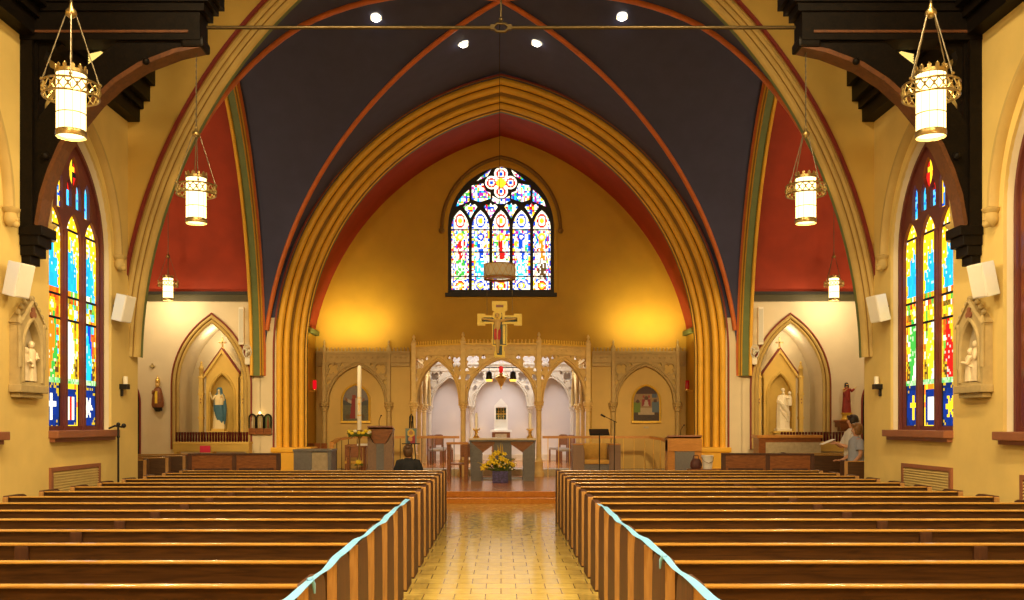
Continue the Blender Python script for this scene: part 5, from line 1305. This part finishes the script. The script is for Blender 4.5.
# small statues on the walls
r = thing('wall_statue', 'small crowned figure in brown and gold robe on a wall bracket in the left transept', 'statue', (-8.42, 23.30, 2.08))
b = MB(); b.lathe([(.05, -.10), (.10, -.02), (.12, .0)], 'iron', 0, 0, 0, 12); b.box(-.06, .06, 0, .15, -.08, 0, 'iron'); b.obj('bracket', r)
b = MB(); b.lathe([(.13, 0), (.15, .06), (.14, .20), (.11, .36), (.08, .46), (.04, .50)], 'robe_brown', 0, 0, 0, 16, None, 1, .7, .06, 7); b.tube([(-.10, -.04, .40), (-.08, -.12, .34), (-.02, -.13, .40)], [.03, .028, .015], 'robe_brown', 7); b.obj('robe', r)
b = MB(); b.ball(0, -.01, .555, .058, 'flesh', 1, 1, 1.2); b.ball(0, -.065, .55, .01, 'flesh'); b.obj('head', r)
b = MB(); b.lathe([(.05, .60), (.06, .64), (.05, .70), (.01, .74)], 'brass', seg=10); b.box(-.006, .006, -.006, .006, .73, .79, 'brass'); b.obj('crown', r)
b = MB(); b.box(-.03, .03, -.115, -.10, .10, .40, 'cross_gold'); b.obj('sash', r)
r = thing('wall_statue', 'red-robed statue with one arm raised on a gold base, right transept', 'statue', (8.44, 23.20, 1.95))
b = MB(); body_statue(b, 'flesh', {'L': ((-.13, -.06, .70), (-.06, -.12, .78)), 'R': ((.16, -.04, .74), (.27, -.06, .84))}, None); o_ = b.obj('body', r); o_.scale = (.72,)*3
b = MB(Matrix.Scale(.72, 4)); b.lathe([(.15, 0), (.15, .08), (.13, .30), (.12, .50), (.12, .66), (.11, .78), (.06, .86)], 'robe_red', 0, .0, 0, 18, None, 1, .75, .08, 7); b.tube([(.10, 0, .80), (.16, -.04, .74), (.24, -.05, .80)], [.045, .05, .04], 'robe_red', 8); b.tube([(-.10, -.05, .80), (-.05, -.10, .6), (.06, -.10, .35)], [.03, .05, .02], 'robe_red', 8); b.obj('robe', r)
b = MB(Matrix.Scale(.72, 4)); b.lathe([(.062, .90), (.066, .96), (.055, 1.01), (.02, 1.03)], 'dark_hair', 0, .018, 0, 12); b.tube([(-.05, .0, .95), (-.058, .0, .85)], .022, 'dark_hair', 6); b.tube([(.05, .0, .95), (.058, .0, .85)], .022, 'dark_hair', 6); b.obj('hair', r)
b = MB(); b.lathe([(.13, -.18), (.14, -.15), (.11, -.12), (.11, -.05), (.14, -.02), (.14, 0)], 'picture_gold', seg=12); b.obj('base', r)
r = thing('wall_bracket', 'stepped wooden bracket carrying the red-robed statue on the right transept wall', 'bracket', (8.44, 23.44, 1.50))
b = MB(); b.box(-.24, .24, -.44, 0, .22, .27, 'red_wood', None, .006); b.box(-.20, .20, -.36, 0, .10, .22, 'red_wood'); b.box(-.14, .14, -.26, 0, .0, .10, 'red_wood'); b.obj('shelf', r)
for i, x in enumerate((-6.10, -5.91, -5.72)):
    r = thing('wall_niche_box', 'small arched wooden wall box, %s of three by the left pier' % ('left one', 'lit middle one', 'right one')[i], 'wall box', (x-.02, Y2-.001, 1.42), 0, 'wall boxes by the left pier')
    b = MB(); b.sweep(arch(.07, .15, .40, .09, 6), [(0, .0), (0, -.10), (.02, -.10), (.02, 0)], 'dark_oak'); b.box(-.09, .09, -.10, 0, 0, .15, 'red_wood', None, .005); b.obj('case', r)
    b = MB(); b.prism(arch(.07, .15, .40, .09, 6), -.02, -.005, 'relief_stone' if i != 2 else 'green_line'); b.obj('backing', r)
    b = MB(); b.lathe([(.03, .16), (.03, .30), (.015, .36), (.02, .40), (.002, .43)], 'pale_marble' if i != 2 else 'robe_brown', 0, -.05, 0, 8); b.obj('figurine', r)
    if i == 1: b = MB(); b.ball(0, -.09, .53, .028, 'flame', seg=8); b.obj('bulb', r)
for s, nm in ((-1, 'left'), (1, 'right')):
    r = thing('column_speaker', 'slim white column speaker high on the wall beside the %s niche' % nm, 'speaker', (s*6.36, 23.30, 3.62))
    b = MB(); b.box(-.065, .065, -.06, .06, 0, .92, 'speaker_white', None, .012); b.obj('cabinet', r)
    b = MB(); b.box(-.05, .05, -.066, -.06, .05, .87, 'speaker_grille'); b.obj('grille', r)
    b = MB(); b.box(-.03, .03, .06, .15, .2, .26, 'speaker_white'); b.box(-.03, .03, .06, .15, .66, .72, 'speaker_white'); b.obj('bracket', r)
    r = thing('wall_fan', 'small pale grey wall fan beneath the column speaker by the %s niche' % nm, 'fan', (s*6.20, 23.26, 3.45))
    b = MB(); b.tube([(.10*cos(2*pi*q/20), -.06, .16*sin(2*pi*q/20)) for q in range(20)], .014, 'speaker_grille', 6, closed=True); b.box(-.05, .05, -.04, .19, -.05, .05, 'speaker_grille', None, .01); b.box(-.06, .06, -.05, .18, -.32, -.14, 'speaker_white', None, .01); b.obj('housing', r)
    b = MB()
    for q in range(3):
        a = 2*pi*q/3; b.tube([(0, -.06, 0), (.05*cos(a), -.06, .07*sin(a)), (.085*cos(a+.3), -.05, .13*sin(a+.3))], [.015, .03, .012], 'speaker_grille', 6)
    b.obj('blade', r)
b = MB(); b.lathe([(.05, 0), (.05, .02), (.03, .05)], 'relief_stone', 0, 0, 0, 12, Matrix.Rotation(pi/2, 4, 'X')); b.box(-.07, .07, -.03, 0, -.014, .014, 'relief_stone'); b.box(-.014, .014, -.03, 0, -.07, .07, 'relief_stone'); tag(b.obj('wall_ornament', loc=(-8.6, Y2-.005, 3.10)), 'little round cross ornament on the pale wall above the crowned figure', 'ornament')

# ================================================================== PEOPLE
def face(parent, s, z=1.575, y=-.078):
    for q in (-1, 1): b = MB(); b.ball(q*.028*s, y*s, z*s, .009*s, 'white_paper', seg=8); b.ball(q*.028*s, (y-.007)*s, z*s, .005*s, 'dark_hair', seg=6); b.obj('eye', parent)
    b = MB(); b.tube([(-.022*s, (y-.006)*s, (z-.062)*s), (0, (y-.012)*s, (z-.064)*s), (.022*s, (y-.006)*s, (z-.062)*s)], .006*s, 'robe_red', 5); b.obj('mouth', parent)
# woman, seen from her left side, facing the statue niche
r = thing('person', 'person in grey short-sleeved top and dark shorts with light brown hair', 'person', (6.80, 18.2, 0), -90)
b = MB(); person(b, 1.68, {'L': ((-.23, -.02, 1.10), (-.20, -.22, .98), (0, -1, .1)), 'R': ((.24, .0, 1.10), (.20, -.16, .93), (-.1, -.8, -.5))}); body = b.obj('body', r); face(r, 1.68/1.7)
b = MB(); b.lathe([(.165, .86), (.185, .95), (.165, 1.08), (.175, 1.24), (.165, 1.36), (.09, 1.43), (.065, 1.445)], 'gray_shirt', 0, 0, 0, 20, None, 1, .80, .03, 6)
for q in (-1, 1): b.tube([(q*.15, .01, 1.36), (q*.20, .0, 1.27), (q*.225, -.01, 1.18)], [.075, .072, .075], 'gray_shirt', 10)
b.obj('shirt', r)
b = MB(); b.lathe([(.16, .76), (.17, .84), (.155, .98)], 'navy_cloth', 0, 0, 0, 18, None, 1, .8)
for q in (-1, 1): b.tube([(q*.085, 0, .86), (q*.092, 0, .66), (q*.095, 0, .50)], [.105, .10, .088], 'navy_cloth', 12)
b.obj('shorts', r)
b = MB(); b.lathe([(.055, 1.47), (.085, 1.50), (.098, 1.57), (.100, 1.63), (.078, 1.68), (.03, 1.705)], 'blond_hair', 0, .030, 0, 16, None, 1, 1.0, .05, 7); b.tube([(-.075, -.03, 1.64), (0, -.06, 1.66), (.075, -.03, 1.64)], [.03, .034, .03], 'blond_hair', 7); b.obj('hair', r)
for q in (-1, 1): b = MB(); b.ball(q*.105, -.06, .045, .06, 'white_paper', .75, 1.9, .7); b.obj('shoe', r)
# man behind her
r = thing('person', 'taller person with short dark hair and white shirt holding a paper', 'person', (7.0, 18.95, 0), -90)
b = MB(); person(b, 1.86, {'L': ((-.22, -.10, 1.10), (-.12, -.27, 1.20), (.2, -1, .1)), 'R': ((.22, -.10, 1.10), (.11, -.28, 1.18), (-.2, -1, .1))}); b.obj('body', r); face(r, 1.86/1.7)
z = 1.86/1.7
b = MB(Matrix.Scale(z, 4)); b.lathe([(.165, .90), (.175, .98), (.165, 1.1), (.18, 1.26), (.17, 1.37), (.09, 1.44), (.062, 1.46)], 'white_shirt', 0, 0, 0, 20, None, 1, .76, .025, 6)
for q in (-1, 1): b.tube([(q*.15, .01, 1.37), (q*.20, -.05, 1.24), (q*.222, -.09, 1.13)], [.075, .07, .066], 'white_shirt', 10)
b.obj('shirt', r)
b = MB(Matrix.Scale(z, 4)); b.lathe([(.155, .78), (.165, .86), (.155, .98)], 'navy_cloth', 0, 0, 0, 18, None, 1, .78)
for q in (-1, 1): b.tube([(q*.085, 0, .88), (q*.095, 0, .50), (q*.097, .01, .08)], [.105, .078, .062], 'navy_cloth', 12)
b.obj('trousers', r)
b = MB(Matrix.Scale(z, 4)); b.lathe([(.076, 1.535), (.090, 1.57), (.092, 1.63), (.075, 1.685), (.03, 1.71)], 'dark_hair', 0, .022, 0, 16, None, 1, 1.05, .03, 7); b.tube([(-.07, -.045, 1.65), (0, -.07, 1.67), (.07, -.045, 1.65)], [.02, .026, .02], 'dark_hair', 7); b.obj('hair', r)
for q in (-1, 1): b = MB(); b.ball(q*.115, -.07, .05, .065, 'black_plastic', .75, 1.9, .7); b.obj('shoe', r)
b = MB(); b.box(-.11, .11, -.16, .12, 0, .006, 'white_paper', T(0, 0, 0)@Matrix.Rotation(radians(22), 4, 'X')); tag(b.obj('paper_sheet', loc=(7.0-.47, 18.95, 1.33), rot=-90), 'white paper sheet held open by the person in the white shirt', 'paper')
# seated person in the front pew
PX, PY = -1.60, ROW[0]+.30
r = thing('person', 'person in a black top with brown hair pinned up, seated in the front left pew', 'person', (PX, PY, .60), 180); r.scale = (.90, .94, .98)
b = MB(); person(b, 1.62, {'L': ((-.24, -.06, 1.10), (-.16, -.28, 1.02), (.3, -1, -.1)), 'R': ((.24, -.06, 1.10), (.16, -.28, 1.02), (-.3, -1, -.1))}, seated=True); b.obj('body', r)
z = 1.62/1.7; o_ = -.93
b = MB(Matrix.Scale(z, 4)@Matrix.Translation((0, 0, o_))); b.lathe([(.17, .86), (.175, .95), (.165, 1.08), (.19, 1.24), (.215, 1.34), (.17, 1.40), (.11, 1.435), (.065, 1.46)], 'black_cloth', 0, .005, 0, 20, None, 1, .76, .02, 6)
for q in (-1, 1): b.tube([(q*.10, .01, 1.385), (q*.17, .01, 1.37), (q*.225, -.02, 1.24), (q*.245, -.06, 1.10), (q*.17, -.25, 1.03)], [.07, .085, .08, .068, .05], 'black_cloth', 10)
b.obj('jacket', r)
b = MB(Matrix.Scale(z, 4)@Matrix.Translation((0, 0, o_))); b.lathe([(.16, .82), (.17, .88), (.155, .97)], 'navy_cloth', 0, 0, 0, 18, None, 1, .8)
for q in (-1, 1): b.tube([(q*.10, -.05, .90), (q*.12, -.43, .92), (q*.12, -.475, .76), (q*.12, -.44, .54)], [.105, .08, .07, .055], 'navy_cloth', 12)
b.obj('trousers', r)
b = MB(Matrix.Scale(z, 4)@Matrix.Translation((0, 0, o_))); b.lathe([(.05, 1.48), (.085, 1.52), (.098, 1.58), (.098, 1.64), (.075, 1.69), (.03, 1.71)], 'brown_hair', 0, .028, 0, 16, None, 1, 1.0, .06, 7)
b.ball(0, .10, 1.66, .052, 'brown_hair', 1.1, .9, .9, 10); b.ball(.02, .11, 1.70, .028, 'brown_hair', seg=8); b.obj('hair', r)
face(r, z, 1.575+o_)

# ================================================================== LIGHT
def light(kind, name, loc, power, col, size=.15, aim=None, cone=60, blend=.6, sy=None):
    l = bpy.data.lights.new(name, kind); l.energy = power; l.color = col
    o = bpy.data.objects.new(name, l); C.objects.link(o); o.location = loc
    if kind == 'AREA':
        l.size = size
        if sy: l.shape = 'RECTANGLE'; l.size_y = sy
    else: l.shadow_soft_size = size
    if kind == 'SPOT': l.spot_size = radians(cone); l.spot_blend = blend
    if aim is not None: o.rotation_euler = (Vector(aim)-Vector(loc)).to_track_quat('-Z', 'Y').to_euler()
    return o
WARM, GOLD, DAY = (1, .76, .42), (1, .70, .30), (.92, .96, 1)
for (x, y, z, sc) in LAMPS: light('POINT', 'pendant_glow', (x, y, z-.36*sc), 75 if y < 19 else 62, WARM, .05)  # rear pairs are unseen lights added for the nave, no lantern hung there
# unseen area lights added under the nave roof to brighten the room
for s in (-1, 1):
    for y in (-.5, 3.5, 7.5): light('AREA', 'nave_fill', (s*2.6, y, 8.4), 400, WARM, .8, (s*3.2, y+1.2, 0))
# floods on the hammerbeams towards the chancel arch and sanctuary
for s in (-1, 1):
    light('SPOT', 'arch_flood', (s*4.3, 12.3, 6.2), 2600, GOLD, .12, (s*5.2, 23.4, 2.6), 28, .9)
    light('SPOT', 'altar_flood', (s*3.7, 12.2, 6.9), 1900, GOLD, .12, (s*1.7, 25.9, 2.2), 19, .7)
    light('AREA', 'screen_uplight', (s*4.1, 25.6, 3.98), 24, (1, .80, .36), 2.0, (s*4.1, 26.95, 4.75), sy=.15).data.spread = radians(95)
    light('POINT', 'niche_light', (s*NX, 23.86, 3.86), 10, (1, .84, .55), .05)
    light('POINT', 'transept_fill', (s*8.3, 19.6, 5.4), 190, WARM, .3)  # added fill to brighten the transept, no fitting there
for p in VL: light('SPOT', 'vault_spot', (p.x, p.y, p.z-.16), 170, WARM, .08, (p.x*.8, 22.6, .3), 52, .8)
light('AREA', 'apse_skylight', (0, 30.1, 4.9), 44, (1, .95, .88), 3.0, (0, 30.1, 0), sy=2.6)
w = bpy.data.worlds.new('World'); SC.world = w; w.use_nodes = True
w.node_tree.nodes['Background'].inputs[0].default_value = (.5, .6, .8, 1); w.node_tree.nodes['Background'].inputs[1].default_value = .3
# ================================================================== CAMERA
cd = bpy.data.cameras.new('camera'); cam = bpy.data.objects.new('camera', cd); C.objects.link(cam)
cam.location = (0, 0, 1.7); cam.rotation_euler = (radians(90), 0, 0)
cd.sensor_width = 36; cd.lens = 36*950/1024; cd.shift_x = 11/1024; cd.shift_y = 123/1024; cd.clip_start = .05
SC.camera = cam
v = SC.view_settings; v.view_transform = 'Standard'; v.look = 'None'; v.exposure = 0; v.gamma = 1; v.use_curve_mapping = False
